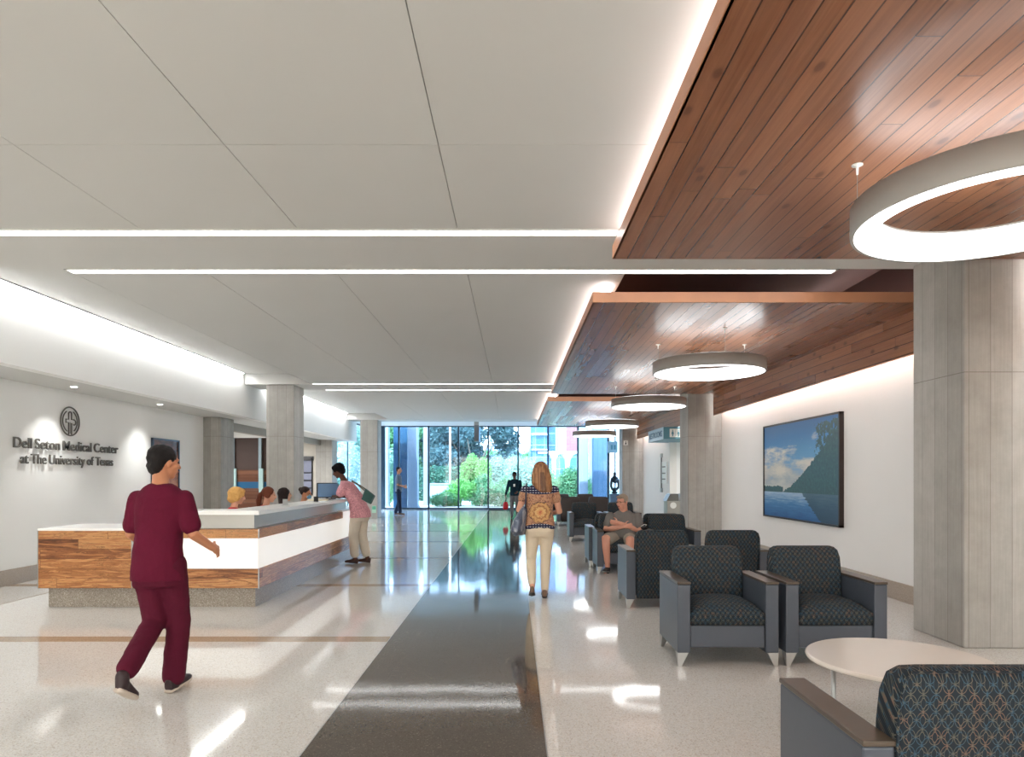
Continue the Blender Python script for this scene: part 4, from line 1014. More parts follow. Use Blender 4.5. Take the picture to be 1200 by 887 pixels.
# ---- 2. woman walking away with a shoulder bag
def mat_scarf():
    k = NT('paisley_print_top'); s = k.sep(k.coords())
    x, z = s[0], s[2]
    gx = k.math('DIVIDE', k.math('SUBTRACT', x, 0.0), 0.145); gz = k.math('DIVIDE', k.math('SUBTRACT', z, 1.065), 0.135)
    r = k.math('SQRT', k.math('ADD', k.math('MULTIPLY', gx, gx), k.math('MULTIPLY', gz, gz)))
    n = k.noise(k.coords(), 34, 4, 0.6, 1.5)
    an = k.math('ARCTAN2', gz, gx)
    rr = k.math('ADD', r, k.math('MULTIPLY', k.math('SINE', k.math('MULTIPLY', an, 10)), 0.03))
    med = k.ramp(k.math('ADD', rr, k.math('MULTIPLY', k.math('SUBTRACT', n, 0.5), 0.75)), [(0.0, sr(176, 84, 70)), (0.22, sr(206, 150, 100)), (0.38, sr(216, 180, 124)), (0.55, sr(150, 92, 62)), (0.68, sr(206, 164, 110)), (0.84, sr(196, 146, 96)), (0.95, sr(90, 70, 66))])
    fld = k.ramp(n, [(0.35, sr(62, 58, 78)), (0.45, sr(170, 120, 90)), (0.55, sr(200, 154, 122)), (0.66, sr(120, 84, 74))])
    c = k.mix(k.math('LESS_THAN', rr, 0.97), fld, med)
    ux = k.math('FRACT', k.math('DIVIDE', x, 0.034)); uz = k.math('FRACT', k.math('DIVIDE', z, 0.030))
    dash = k.math('MULTIPLY', k.math('LESS_THAN', k.math('ABSOLUTE', k.math('SUBTRACT', ux, 0.5)), 0.28), k.math('LESS_THAN', k.math('ABSOLUTE', k.math('SUBTRACT', uz, 0.5)), 0.13))
    navy = k.mix(dash, sr(36, 38, 66), sr(190, 190, 200))
    lo = k.math('ADD', 0.93, k.math('MULTIPLY', k.math('MULTIPLY', x, x), -1.2)); hi = k.math('ADD', 1.285, k.math('MULTIPLY', k.math('MULTIPLY', x, x), 0.6))
    band = k.math('MAXIMUM', k.math('LESS_THAN', z, lo), k.math('GREATER_THAN', z, hi))
    k.base(k.mix(band, c, navy)); k.set(0.7, 0, 0.2); k.bump(k.noise(k.coords(), 20, 3), 0.4, 0.01); return k.m
P = Person('person', 'woman with long auburn hair in a patterned top and cream trousers walking down the aisle', (0.325, 8.42, 0), 0, SK_light)
P.head((0.012, 0.03, 1.565), yaw=6, pitch=4, k=1.0); P.neck((0.0, 0.0, 1.40), 0.048)
P.torso(P.b, [((0, 0, 0.80), 0.165, 0.11), ((0, 0, 0.90), 0.17, 0.115), ((0, 0, 1.04), 0.135, 0.095), ((0, 0, 1.22), 0.15, 0.10), ((0, 0, 1.34), 0.165, 0.08), ((0, 0, 1.40), 0.09, 0.055)])
Rs, Re, Rw = (0.18, 0.0, 1.335), (0.245, 0.02, 1.07), (0.17, 0.22, 1.04)
Ls, Le, Lw = (-0.18, 0.0, 1.335), (-0.255, -0.01, 1.09), (-0.22, 0.20, 1.06)
for a, e, w_ in ((Rs, Re, Rw), (Ls, Le, Lw)): P.limb(P.b, [a, V(a).lerp(V(e), 0.5), e, w_], [0.05, 0.045, 0.041, 0.025])
P.hand(Rw, (-0.7, 0.6, 0.1), (-0.2, -0.4, -1), 1, 30, 0.92); P.hand(Lw, (0.5, 0.8, 0.1), (0.2, -0.3, -1), -1, 35, 0.92)
RL = [(0.085, 0.0, 0.86), (0.075, 0.03, 0.47), (0.06, -0.02, 0.09)]
LL = [(-0.085, 0.0, 0.86), (-0.11, 0.02, 0.47), (-0.10, -0.20, 0.17)]
P.limb(P.b, RL, [0.085, 0.055, 0.036]); P.limb(P.b, LL, [0.085, 0.055, 0.036])
P.foot(RL[2], (0.065, 0.15, 0.03)); P.limb(P.b, [LL[2], (-0.10, -0.215, 0.12), (-0.10, -0.16, 0.07)], [0.032, 0.026, 0.018])
mb = MB()
P.torso(mb, [((0, 0, 0.855), 0.192, 0.135), ((0, 0, 0.95), 0.180, 0.125), ((0, 0, 1.06), 0.163, 0.112), ((0, 0, 1.22), 0.172, 0.115), ((0, 0, 1.33), 0.182, 0.095), ((0, 0, 1.392), 0.115, 0.07), ((0, 0, 1.41), 0.075, 0.055)])
for a, e in ((Rs, Re), (Ls, Le)):
    P.limb(mb, [a, V(a).lerp(V(e), 0.42)], [0.062, 0.060])
P.cloth('printed_top', mat_scarf(), mb, 0.009, 4, (0.1, 0.008))
cream = cloth_mat('cream_trousers', sr(222, 206, 182), 0.85, 0.04)
mb = MB()
P.torso(mb, [((0, 0, 0.76), 0.160, 0.115), ((0, -0.012, 0.83), 0.178, 0.132), ((0, 0, 0.94), 0.165, 0.115)])
P.limb(mb, [RL[0], V(RL[0]).lerp(V(RL[1]), 0.5), RL[1], V(RL[1]).lerp(V(RL[2]), 0.4), (0.061, -0.01, 0.12)], [0.098, 0.084, 0.066, 0.064, 0.050])
P.limb(mb, [LL[0], V(LL[0]).lerp(V(LL[1]), 0.5), LL[1], V(LL[1]).lerp(V(LL[2]), 0.4), (-0.102, -0.175, 0.20)], [0.098, 0.084, 0.066, 0.064, 0.048])
P.cloth('trousers', cream, mb, 0.009, 4, (0.07, 0.008))
bshoe = plain('brown_sandal', sr(120, 92, 74), 0.5); blk = plain('black_sole', sr(40, 34, 32), 0.5)
P.shoe((0.06, -0.02, 0.08), (0.065, 0.12, 0.045), bshoe, blk, width=0.042); P.shoe((-0.10, -0.225, 0.165), (-0.10, -0.12, 0.045), bshoe, blk, width=0.04)
mb = MB()
hp = P.hp
mb.ell(hp((0, -0.022, 0.035)), (0.094, 0.108, 0.098), P.hm)
P.b  # body untouched
mb.loft([(hp((0, -0.03, 0.04)), P.hm @ V((1, 0, 0)), P.hm @ V((0, 1, 0)), 0.098, 0.10), (hp((0, -0.045, -0.05)), P.hm @ V((1, 0, 0)), P.hm @ V((0, 1, 0)), 0.125, 0.09), (hp((0.005, -0.06, -0.15)), P.hm @ V((1, 0, 0)), P.hm @ V((0, 1, 0)), 0.125, 0.07), (hp((0.03, -0.085, -0.22)), P.hm @ V((1, 0, 0)), P.hm @ V((0, 1, 0)), 0.105, 0.045), (hp((0.055, -0.09, -0.265)), P.hm @ V((1, 0, 0)), P.hm @ V((0, 1, 0)), 0.06, 0.025)], 24, 2.2)
k = NT('auburn_blonde_hair'); s_ = k.sep(k.coords())
st = k.noise(k.comb(k.math('MULTIPLY', s_[0], 60), k.math('MULTIPLY', s_[1], 30), k.math('MULTIPLY', s_[2], 3)), 1.0, 4)
mid_ = k.math('ABSOLUTE', k.math('SUBTRACT', s_[0], k.math('ADD', 0.02, k.math('MULTIPLY', k.math('SUBTRACT', 1.6, s_[2]), 0.12))))
dark_ = k.math('MULTIPLY', k.math('LESS_THAN', k.math('ADD', mid_, k.math('MULTIPLY', st, 0.04)), 0.05), k.math('LESS_THAN', s_[2], 1.56))
k.base(k.mix(k.math('MULTIPLY', dark_, k.math('MULTIPLY', st, 1.1)), k.ramp(st, [(0.3, sr(98, 60, 38)), (0.5, sr(142, 94, 58)), (0.7, sr(180, 134, 88))]), sr(66, 46, 36))); k.set(0.45)
P.cloth('hair', k.m, mb, 0.008, 3, (0.035, 0.016))
P.finish()
# shoulder bag
def mat_bag():
    k = NT('blue_grey_metallic_fabric'); s = k.sep(k.coords())
    u = k.noise(k.comb(k.math('MULTIPLY', s[0], 14), k.math('MULTIPLY', s[1], 14), k.math('MULTIPLY', s[2], 4)), 1.0, 4, 0.6, 0.8)
    k.base(k.ramp(u, [(0.3, sr(60, 68, 88)), (0.5, sr(100, 110, 130)), (0.62, sr(176, 178, 184)), (0.75, sr(70, 78, 98))])); k.set(0.35, 0.2); return k.m
t = thing('shoulder_bag', 'slouchy blue grey shoulder bag hanging at the left side of the walking woman', 'bag', (0.10, 8.42, 0.78))
mb = MB().loft([((-0.03, 0, 0.0), (0.35, 1, 0), (-1, 0.35, 0), 0.12, 0.055), ((-0.035, 0, 0.05), (0.35, 1, 0), (-1, 0.35, 0), 0.165, 0.085), ((-0.01, 0, 0.18), (0.35, 1, 0), (-1, 0.35, 0), 0.16, 0.075), ((0.03, 0, 0.30), (0.35, 1, 0), (-1, 0.35, 0), 0.11, 0.045), ((0.045, 0, 0.36), (0.35, 1, 0), (-1, 0.35, 0), 0.06, 0.02)], 20, 2.3)
b_ = mb.remesh('bag_body', mat_bag(), t, 0.008, 4, (0.06, 0.02))
MB().tube([(0.045, -0.05, 0.33), (0.05, -0.085, 0.45), (0.055, -0.07, 0.57), (0.062, 0.0, 0.635), (0.055, 0.075, 0.56), (0.05, 0.085, 0.45), (0.045, 0.05, 0.33)], 0.010, 8).build('strap', plain('navy_strap', sr(46, 52, 76), 0.5), t, True)

# ---- 3. woman in a pink top leaning on the ledge (facing -X)
def mat_pink():
    k = NT('pink_floral_top'); p = k.coords()
    a = k.noise(p, 24, 3, 0.5, 2.0); b = k.math('ABSOLUTE', k.math('SUBTRACT', a, 0.5))
    c = k.ramp(b, [(0.0, sr(150, 96, 112)), (0.02, sr(196, 130, 142)), (0.05, sr(232, 168, 176)), (0.2, sr(238, 182, 188))])
    k.base(c); k.set(0.8, 0, 0.2); k.bump(k.noise(p, 16, 2), 0.4, 0.01); return k.m
P = Person('person', 'woman with short black hair in a pink floral top leaning on the desk ledge', (-2.70, 11.75, 0), 78, SK_dark)
# local y = forward (toward the desk), x = her right (away from the camera is her right)
P.head((0.0, 0.385, 1.60), yaw=5, pitch=22, k=0.97); P.face(); P.neck((0.0, 0.27, 1.43), 0.05)
P.torso(P.b, [((0, -0.01, 0.84), 0.165, 0.125), ((0, -0.015, 0.94), 0.16, 0.12), ((0, 0.05, 1.08), 0.14, 0.10), ((0, 0.14, 1.24), 0.155, 0.11), ((0, 0.22, 1.36), 0.165, 0.09), ((0, 0.26, 1.42), 0.09, 0.06)])
Rs, Re, Rw = (0.18, 0.23, 1.34), (0.20, 0.32, 1.165), (0.10, 0.50, 1.155)
Ls, Le, Lw = (-0.18, 0.20, 1.34), (-0.21, 0.27, 1.165), (-0.06, 0.46, 1.16)
for a, e, w_ in ((Rs, Re, Rw), (Ls, Le, Lw)): P.limb(P.b, [a, e, w_], [0.054, 0.044, 0.027])
P.hand(Rw, (-0.5, 0.7, 0.0), (0, 0, -1), 1, 10, 0.92); P.hand(Lw, (0.6, 0.6, 0.0), (0, 0, -1), -1, 10, 0.92)
LL = [(-0.085, -0.0, 0.86), (-0.08, 0.06, 0.48), (-0.07, 0.04, 0.09)]     # near leg (her left is nearer the camera)
RL = [(0.085, -0.02, 0.86), (0.09, -0.02, 0.48), (0.09, -0.12, 0.09)]
P.limb(P.b, RL, [0.09, 0.058, 0.038]); P.limb(P.b, LL, [0.09, 0.058, 0.038])
P.foot(RL[2], (0.09, 0.05, 0.03)); P.foot(LL[2], (-0.07, 0.21, 0.03))
mb = MB()
P.torso(mb, [((0, -0.03, 0.80), 0.215, 0.165), ((0, -0.03, 0.90), 0.205, 0.16), ((0, 0.03, 1.06), 0.180, 0.135), ((0, 0.12, 1.22), 0.185, 0.135), ((0, 0.205, 1.35), 0.190, 0.112), ((0, 0.245, 1.415), 0.12, 0.08), ((0, 0.26, 1.435), 0.07, 0.058)])
for a, e in ((Rs, Re), (Ls, Le)): P.limb(mb, [a, V(a).lerp(V(e), 0.65)], [0.075, 0.078])
P.cloth('floral_top', mat_pink(), mb, 0.010, 4, (0.1, 0.012))
mb = MB()
P.torso(mb, [((0, -0.02, 0.74), 0.172, 0.14), ((0, -0.03, 0.84), 0.185, 0.15), ((0, -0.01, 0.93), 0.17, 0.13)])
P.limb(mb, [RL[0], V(RL[0]).lerp(V(RL[1]), 0.5), RL[1], (0.09, -0.095, 0.17)], [0.112, 0.102, 0.086, 0.078])
P.limb(mb, [LL[0], V(LL[0]).lerp(V(LL[1]), 0.5), LL[1], (-0.07, 0.045, 0.17)], [0.112, 0.102, 0.086, 0.078])
P.cloth('cropped_trousers', cloth_mat('beige_trousers', sr(216, 206, 190), 0.85, 0.04), mb, 0.010, 5, (0.09, 0.012))
sh = plain('dark_brown_flats', sr(66, 42, 36), 0.5)
P.shoe((0.09, -0.12, 0.075), (0.09, 0.03, 0.03), sh, width=0.042); P.shoe((-0.07, 0.04, 0.075), (-0.07, 0.19, 0.03), sh, width=0.042)
mb = MB(); mb.ell(P.hp((0, -0.028, 0.05)), (0.098, 0.108, 0.098), P.hm).ell(P.hp((0, -0.07, -0.01)), (0.08, 0.06, 0.07), P.hm).ell(P.hp((0, 0.05, 0.085)), (0.07, 0.04, 0.045), P.hm)
P.cloth('hair', cloth_mat('black_curly_hair', sr(22, 20, 22), 0.9), mb, 0.008, 2, (0.02, 0.02))
P.finish()
t = thing('shoulder_bag', 'dark green shoulder bag on the back hip of the woman leaning on the desk', 'bag', (-2.50, 11.53, 1.10), R(-12))
MB().prism([(-0.10, 0.02), (0.06, -0.06), (0.13, 0.08), (-0.03, 0.20)], 0.06, 'y', -0.03).build('bag_body', plain('dark_green_leather', sr(34, 78, 74), 0.4), t)
MB().tube([(-0.06, 0, 0.17), (-0.16, -0.02, 0.26), (-0.28, -0.02, 0.325), (-0.34, 0.10, 0.34), (-0.24, 0.20, 0.26), (-0.04, 0.05, 0.18)], 0.010, 8).build('strap', plain('olive_strap', sr(84, 78, 62), 0.5), t, True)

# ---- 4. man in a grey T-shirt, seated with folded arms
grey_t = cloth_mat('grey_t_shirt', sr(118, 114, 110), 0.9, 0.08, 60); short = cloth_mat('khaki_shorts', sr(158, 150, 138), 0.9, 0.05)
P = Person('person', 'seated man with glasses in grey T-shirt and khaki shorts, arms folded', (1.77, 10.86, 0), 180 - 14, SK_red)
# facing the camera; local y forward, local x = his right = picture left
P.head((0.02, 0.03, 1.10), yaw=-32, pitch=8, k=1.05); P.face(); P.neck((0.0, -0.03, 0.94), 0.065)
P.torso(P.b, [((0, -0.04, 0.47), 0.19, 0.14), ((0, 0.0, 0.56), 0.20, 0.17), ((0, 0.0, 0.68), 0.19, 0.16), ((0, -0.03, 0.82), 0.19, 0.13), ((0, -0.045, 0.90), 0.18, 0.095), ((0, -0.045, 0.95), 0.10, 0.07)])
Rs, Re, Rw = (0.215, -0.02, 0.865), (0.27, 0.10, 0.66), (-0.02, 0.25, 0.72)
Ls, Le, Lw = (-0.215, -0.02, 0.865), (-0.265, 0.10, 0.64), (0.06, 0.225, 0.775)
for a, e, w_ in ((Rs, Re, Rw), (Ls, Le, Lw)): P.limb(P.b, [a, e, V(e).lerp(V(w_), 0.35), w_], [0.058, 0.050, 0.048, 0.032])
P.hand(Rw, (-1, -0.25, 0.15), (0, -1, 0), 1, 18); P.hand(Lw, (1, -0.1, 0.1), (0, -1, 0), -1, 18)
RL = [(0.10, 0.0, 0.50), (0.235, 0.48, 0.545), (0.215, 0.40, 0.09)]
LL = [(-0.10, 0.0, 0.50), (-0.14, 0.48, 0.535), (-0.12, 0.46, 0.09)]
for L in (RL, LL): P.limb(P.b, [L[0], V(L[0]).lerp(V(L[1]), 0.5), L[1], V(L[1]).lerp(V(L[2]), 0.3), L[2]], [0.092, 0.085, 0.067, 0.062, 0.040])
P.foot(RL[2], (0.245, 0.55, 0.03)); P.foot(LL[2], (-0.13, 0.61, 0.03))
mb = MB()
P.torso(mb, [((0, -0.03, 0.46), 0.215, 0.17), ((0, 0.02, 0.55), 0.232, 0.205), ((0, 0.02, 0.68), 0.220, 0.19), ((0, -0.025, 0.80), 0.205, 0.15), ((0, -0.045, 0.885), 0.190, 0.115), ((0, -0.045, 0.945), 0.12, 0.085), ((0, -0.04, 0.965), 0.08, 0.07)])
for a, e in ((Rs, Re), (Ls, Le)): P.limb(mb, [a, V(a).lerp(V(e), 0.62)], [0.070, 0.074])
P.cloth('t_shirt', grey_t, mb, 0.010, 4, (0.09, 0.014))
mb = MB()
P.torso(mb, [((0, -0.03, 0.425), 0.20, 0.16), ((0, -0.01, 0.52), 0.20, 0.17)])
for L in (RL, LL): P.limb(mb, [L[0], V(L[0]).lerp(V(L[1]), 0.5), V(L[0]).lerp(V(L[1]), 0.80)], [0.112, 0.108, 0.100])
P.cloth('shorts', short, mb, 0.010, 4, (0.08, 0.012))
bs = plain('black_trainer', sr(30, 30, 32), 0.6); gs = plain('grey_sole', sr(120, 118, 114), 0.6)
P.shoe((0.215, 0.40, 0.085), (0.245, 0.54, 0.05), bs, gs, rise=1, width=0.05); P.shoe((-0.12, 0.46, 0.085), (-0.13, 0.60, 0.05), bs, gs, rise=1, width=0.05)
mb = MB().ell(P.hp((0, -0.024, 0.040)), (0.082, 0.096, 0.088), P.hm).ell(P.hp((0, 0.055, 0.085)), (0.062, 0.035, 0.026), P.hm)
for sx in (-1, 1): mb.ell(P.hp((sx * 0.068, -0.01, 0.02)), (0.014, 0.045, 0.045), P.hm)
P.cloth('hair', cloth_mat('grey_brown_hair', sr(150, 138, 122), 0.8), mb, 0.008, 3, (0.02, 0.008))
mb = MB()
for sx in (-1, 1):
    pts = [P.hp((sx * 0.032 + 0.023 * math.cos(a), 0.098, 0.008 + 0.017 * math.sin(a))) for a in [2 * math.pi * q / 14 for q in range(15)]]
    mb.tube(pts, 0.0022, 6); mb.tube([P.hp((sx * 0.055, 0.096, 0.012)), P.hp((sx * 0.082, 0.05, 0.010)), P.hp((sx * 0.084, -0.01, 0.002))], 0.0022, 6)
mb.tube([P.hp((-0.010, 0.099, 0.012)), P.hp((0.010, 0.099, 0.012))], 0.002, 6)
P.kids.append((mb, 'glasses', plain('thin_metal_glasses', sr(90, 80, 72), 0.3, 0.5), None, 0, None))
P.finish()

# ---- 5. receptionists, seated behind the ledge
def clerk(x, y, hz, heading, skin, label, top, hair, style, yaw=0, pitch=8, extra=None):
    P = Person('person', label, (x, y, 0), heading, skin)
    sh = hz - 0.21
    P.head((0, 0.06, hz), yaw=yaw, pitch=pitch, k=1.0); P.face(); P.neck((0, 0.01, sh + 0.03), 0.05)
    P.torso(P.b, [((0, 0, 0.50), 0.165, 0.12), ((0, 0, 0.62), 0.155, 0.11), ((0, 0, sh - 0.25), 0.14, 0.10), ((0, 0, sh - 0.12), 0.155, 0.105), ((0, 0, sh - 0.02), 0.16, 0.08), ((0, 0, sh + 0.03), 0.09, 0.06)])
    R_, L_ = [(0.175, 0, sh - 0.04), (0.22, 0.10, sh - 0.28), (0.12, 0.32, 0.83)], [(-0.175, 0, sh - 0.04), (-0.22, 0.10, sh - 0.28), (-0.12, 0.32, 0.83)]
    for a in (R_, L_): P.limb(P.b, a, [0.05, 0.042, 0.026])
    P.hand(R_[2], (-0.3, 1, -0.1), (0, 0, -1), 1, 15, 0.92); P.hand(L_[2], (0.3, 1, -0.1), (0, 0, -1), -1, 15, 0.92)
    legs = [[(s * 0.09, 0, 0.53), (s * 0.10, 0.42, 0.52), (s * 0.10, 0.36, 0.09)] for s in (-1, 1)]
    for L in legs: P.limb(P.b, L, [0.08, 0.058, 0.038]); P.foot(L[2], (L[2][0], L[2][1] + 0.16, 0.03))
    mb = MB()
    P.torso(mb, [((0, 0, 0.49), 0.19, 0.145), ((0, 0, 0.62), 0.18, 0.135), ((0, 0, sh - 0.25), 0.16, 0.12), ((0, 0, sh - 0.12), 0.172, 0.12), ((0, 0, sh - 0.02), 0.178, 0.096), ((0, 0, sh + 0.035), 0.105, 0.07), ((0, 0, sh + 0.05), 0.07, 0.058)])
    for a in (R_, L_): P.limb(mb, [a[0], a[1], V(a[1]).lerp(V(a[2]), 0.5)], [0.066, 0.056, 0.048])
    P.cloth('blouse', top, mb, 0.012, 4, (0.08, 0.008))
    mb = MB()
    P.torso(mb, [((0, 0, 0.475), 0.185, 0.14), ((0, 0, 0.56), 0.18, 0.14)])
    for L in legs: P.limb(mb, [L[0], L[1], (L[2][0], L[2][1], 0.14)], [0.095, 0.075, 0.06])
    P.cloth('trousers', M_navy, mb, 0.013, 4)
    for L in legs: P.shoe((L[2][0], L[2][1], 0.08), (L[2][0], L[2][1] + 0.14, 0.045), M['black'])
    mb = MB(); hp = P.hp; hm = P.hm
    if style == 'puffy':
        mb.ell(hp((0, -0.025, 0.035)), (0.110, 0.118, 0.108), hm).ell(hp((0, -0.06, -0.03)), (0.098, 0.075, 0.08), hm).ell(hp((0, 0.045, 0.085)), (0.07, 0.05, 0.04), hm)
        for sx in (-1, 1): mb.ell(hp((sx * 0.08, 0.0, -0.01)), (0.028, 0.055, 0.065), hm)
        P.cloth('hair', hair, mb, 0.008, 2, (0.018, 0.022))
    elif style == 'ponytail':
        mb.ell(hp((0, -0.028, 0.040)), (0.088, 0.100, 0.092), hm)
        for sx in (-1, 1): mb.ell(hp((sx * 0.074, -0.015, 0.0)), (0.016, 0.05, 0.055), hm)
        mb.cap([hp((0, -0.10, 0.02)), hp((0, -0.145, -0.02)), hp((0, -0.15, -0.10)), hp((0, -0.13, -0.20)), hp((0, -0.12, -0.25))], [0.035, 0.042, 0.045, 0.036, 0.018], 12)
        P.cloth('hair', hair, mb, 0.008, 2, (0.03, 0.012))
    elif style == 'long':
        mb.ell(hp((0, -0.028, 0.040)), (0.092, 0.104, 0.094), hm)
        mb.loft([(hp((0, -0.03, 0.03)), hm @ V((1, 0, 0)), hm @ V((0, 1, 0)), 0.095, 0.095), (hp((0, -0.045, -0.06)), hm @ V((1, 0, 0)), hm @ V((0, 1, 0)), 0.105, 0.075), (hp((0, -0.06, -0.16)), hm @ V((1, 0, 0)), hm @ V((0, 1, 0)), 0.11, 0.055), (hp((0, -0.065, -0.22)), hm @ V((1, 0, 0)), hm @ V((0, 1, 0)), 0.08, 0.035)], 20, 2.2)
        P.cloth('hair', hair, mb, 0.008, 2, (0.03, 0.014))
    else:
        mb.ell(hp((0, -0.028, 0.040)), (0.086, 0.098, 0.090), hm).ell(hp((0, -0.115, 0.06)), (0.042, 0.042, 0.042), hm)
        P.cloth('hair', hair, mb, 0.008, 2, (0.02, 0.01))
    if extra == 'mask':
        mb = MB().ell(hp((0, 0.066, -0.048)), (0.056, 0.048, 0.048), hm)
        P.kids.append((mb, 'face_mask', plain('blue_face_mask', sr(120, 176, 208), 0.7), None, 0, None))
    return P.finish(0.0075, 3)
M_navy = cloth_mat('navy_trousers', sr(40, 44, 58), 0.9)
red = cloth_mat('red_blouse', sr(176, 26, 36), 0.8)
office_chair(-4.12, 9.95, R(-100), 'office chair under the blonde receptionist')
clerk(-4.14, 9.95, 1.215, -78, SK_light, 'receptionist with puffy blonde hair and a red blouse behind the desk', red, cloth_mat('blonde_hair', sr(222, 172, 104), 0.8, 0.15, 60), 'puffy')
office_chair(-3.96, 10.72, R(-100), 'office chair under the red haired receptionist')
clerk(-3.95, 10.72, 1.215, -64, SK_light, 'receptionist with a long reddish brown ponytail behind the desk', red, cloth_mat('reddish_brown_hair', sr(104, 54, 36), 0.6, 0.2, 50), 'ponytail', yaw=-14)
def mat_check():
    k = NT('black_white_check'); s = k.sep(k.coords())
    q = k.math('FLOOR', k.math('DIVIDE', s[0], 0.03)); r = k.math('FLOOR', k.math('DIVIDE', s[2], 0.03)); y_ = k.math('FLOOR', k.math('DIVIDE', s[1], 0.03))
    k.base(k.mix(k.math('LESS_THAN', k.math('MODULO', k.math('ABSOLUTE', k.math('ADD', k.math('ADD', q, r), y_)), 2.0), 0.5), sr(24, 24, 28), sr(226, 226, 226))); k.set(0.8); return k.m
office_chair(-4.02, 11.62, R(-100), 'office chair under the dark haired receptionist')
clerk(-4.00, 11.62, 1.19, -62, SK_light, 'receptionist with long black hair in a black and white checked top', mat_check(), cloth_mat('black_brown_hair', sr(42, 30, 28), 0.6, 0.2, 50), 'long', yaw=8, pitch=-4)
office_chair(-3.93, 12.55, R(-100), 'office chair under the masked receptionist')
clerk(-3.93, 12.55, 1.195, -70, SK_tan, 'receptionist with a dark hair bun and a blue face mask behind the desk', cloth_mat('teal_scrub_top', sr(40, 70, 92), 0.8), cloth_mat('dark_bun_hair', sr(44, 30, 28), 0.6, 0.2, 50), 'bun', yaw=-30, extra='mask')

# ---- 6. standing man far left by the glass
def stander(x, y, heading, hgt, skin, label, top, trou, arms, hair, long_sleeve=False):
    q = hgt / 1.75
    P = Person('person', label, (x, y, 0), heading, skin)
    P.head((0, 0.02, 1.635 * q), k=q, pitch=4); P.face(); P.neck((0, 0, 1.46 * q), 0.055 * q)
    S = lambda p: (p[0] * q, p[1] * q, p[2] * q)
    P.torso(P.b, [(S((0, 0, 0.86)), 0.16 * q, 0.105 * q), (S((0, 0, 1.0)), 0.15 * q, 0.10 * q), (S((0, 0, 1.14)), 0.145 * q, 0.10 * q), (S((0, 0, 1.30)), 0.17 * q, 0.11 * q), (S((0, 0, 1.41)), 0.18 * q, 0.085 * q), (S((0, 0, 1.47)), 0.10 * q, 0.06 * q)])
    A = [[S(p) for p in arm[:3]] for arm in arms]
    for arm, sd in zip(A, (1, -1)):
        P.limb(P.b, arm[:3], [0.052 * q, 0.043 * q, 0.028 * q])
        dd = V(arm[2]) - V(arm[1]); P.hand(arm[2], tuple(dd), (-sd, 0, 0), sd, 30, q)
    legs = [[S((s_ * 0.09, 0, 0.90)), S((s_ * 0.10, 0.03 - 0.05 * s_ * 0, 0.49)), S((s_ * 0.10, -0.02 + 0.08 * s_, 0.09))] for s_ in (-1, 1)]
    for L in legs: P.limb(P.b, L, [0.085 * q, 0.056 * q, 0.038 * q]); P.foot(L[2], (L[2][0], L[2][1] + 0.17, 0.03))
    mb = MB()
    P.torso(mb, [(S((0, 0, 0.86)), 0.182 * q, 0.13 * q), (S((0, 0, 1.0)), 0.17 * q, 0.12 * q), (S((0, 0, 1.14)), 0.165 * q, 0.118 * q), (S((0, 0, 1.30)), 0.188 * q, 0.128 * q), (S((0, 0, 1.40)), 0.195 * q, 0.102 * q), (S((0, 0, 1.465)), 0.12 * q, 0.075 * q), (S((0, 0, 1.485)), 0.07 * q, 0.06 * q)])
    for arm in A:
        if long_sleeve: P.limb(mb, [arm[0], arm[1], V(arm[1]).lerp(V(arm[2]), 0.85)], [0.07 * q, 0.058 * q, 0.042 * q])
        else: P.limb(mb, [arm[0], V(arm[0]).lerp(V(arm[1]), 0.7)], [0.07 * q, 0.066 * q])
    P.cloth('shirt', top, mb, 0.012, 4, (0.1, 0.01))
    mb = MB()
    P.torso(mb, [(S((0, 0, 0.80)), 0.168 * q, 0.115 * q), (S((0, 0, 0.90)), 0.17 * q, 0.12 * q), (S((0, 0, 0.98)), 0.155 * q, 0.11 * q)])
    for L in legs: P.limb(mb, [L[0], L[1], (L[2][0], L[2][1], 0.13)], [0.10 * q, 0.075 * q, 0.062 * q])
    P.cloth('trousers', trou, mb, 0.012, 4, (0.1, 0.01))
    for L in legs: P.shoe((L[2][0], L[2][1], 0.085), (L[2][0], L[2][1] + 0.15, 0.05), bshoe2, width=0.048)
    mb = MB().ell(P.hp((0, -0.024, 0.040)), (0.082, 0.096, 0.088), P.hm).ell(P.hp((0, -0.06, -0.01)), (0.07, 0.045, 0.06), P.hm)
    P.cloth('hair', hair, mb, 0.010, 2, (0.02, 0.006))
    return P
bshoe2 = plain('brown_leather_shoe', sr(92, 66, 52), 0.5)
dark_hair = cloth_mat('dark_brown_hair', sr(38, 30, 28), 0.7)
P = stander(px0(467, 26.6), 26.6, -82, 1.90, SK_tan, 'man in a grey polo and dark jeans standing by the left end of the glass', cloth_mat('grey_polo', sr(104, 112, 122), 0.85), cloth_mat('dark_jeans', sr(36, 42, 60), 0.85),
    (((0.20, 0, 1.39), (0.22, -0.02, 1.10), (0.14, 0.20, 1.03), 0), ((-0.20, 0, 1.39), (-0.22, -0.02, 1.10), (-0.12, 0.20, 1.05), 0)), dark_hair)
P.finish(0.009, 3)
P = stander(px0(603, 24.6), 24.6, 176, 1.68, SK_dark, 'man in a dark green shirt with a badge carrying a red bag past the glass', cloth_mat('dark_teal_shirt', sr(20, 46, 58), 0.85), cloth_mat('grey_trousers', sr(116, 116, 116), 0.85),
    (((0.20, 0, 1.39), (0.27, 0.0, 1.12), (0.335, 0.05, 0.88), 0), ((-0.20, 0, 1.39), (-0.24, -0.03, 1.12), (-0.12, 0.14, 1.0), 0)), dark_hair, True)
mb = MB().box(-0.035, 0.035, -0.004, 0.004, -0.05, 0.05); mb.xf(Matrix.Translation(P.w((0.0, 0.130, 1.20))) @ P.rot.to_4x4())
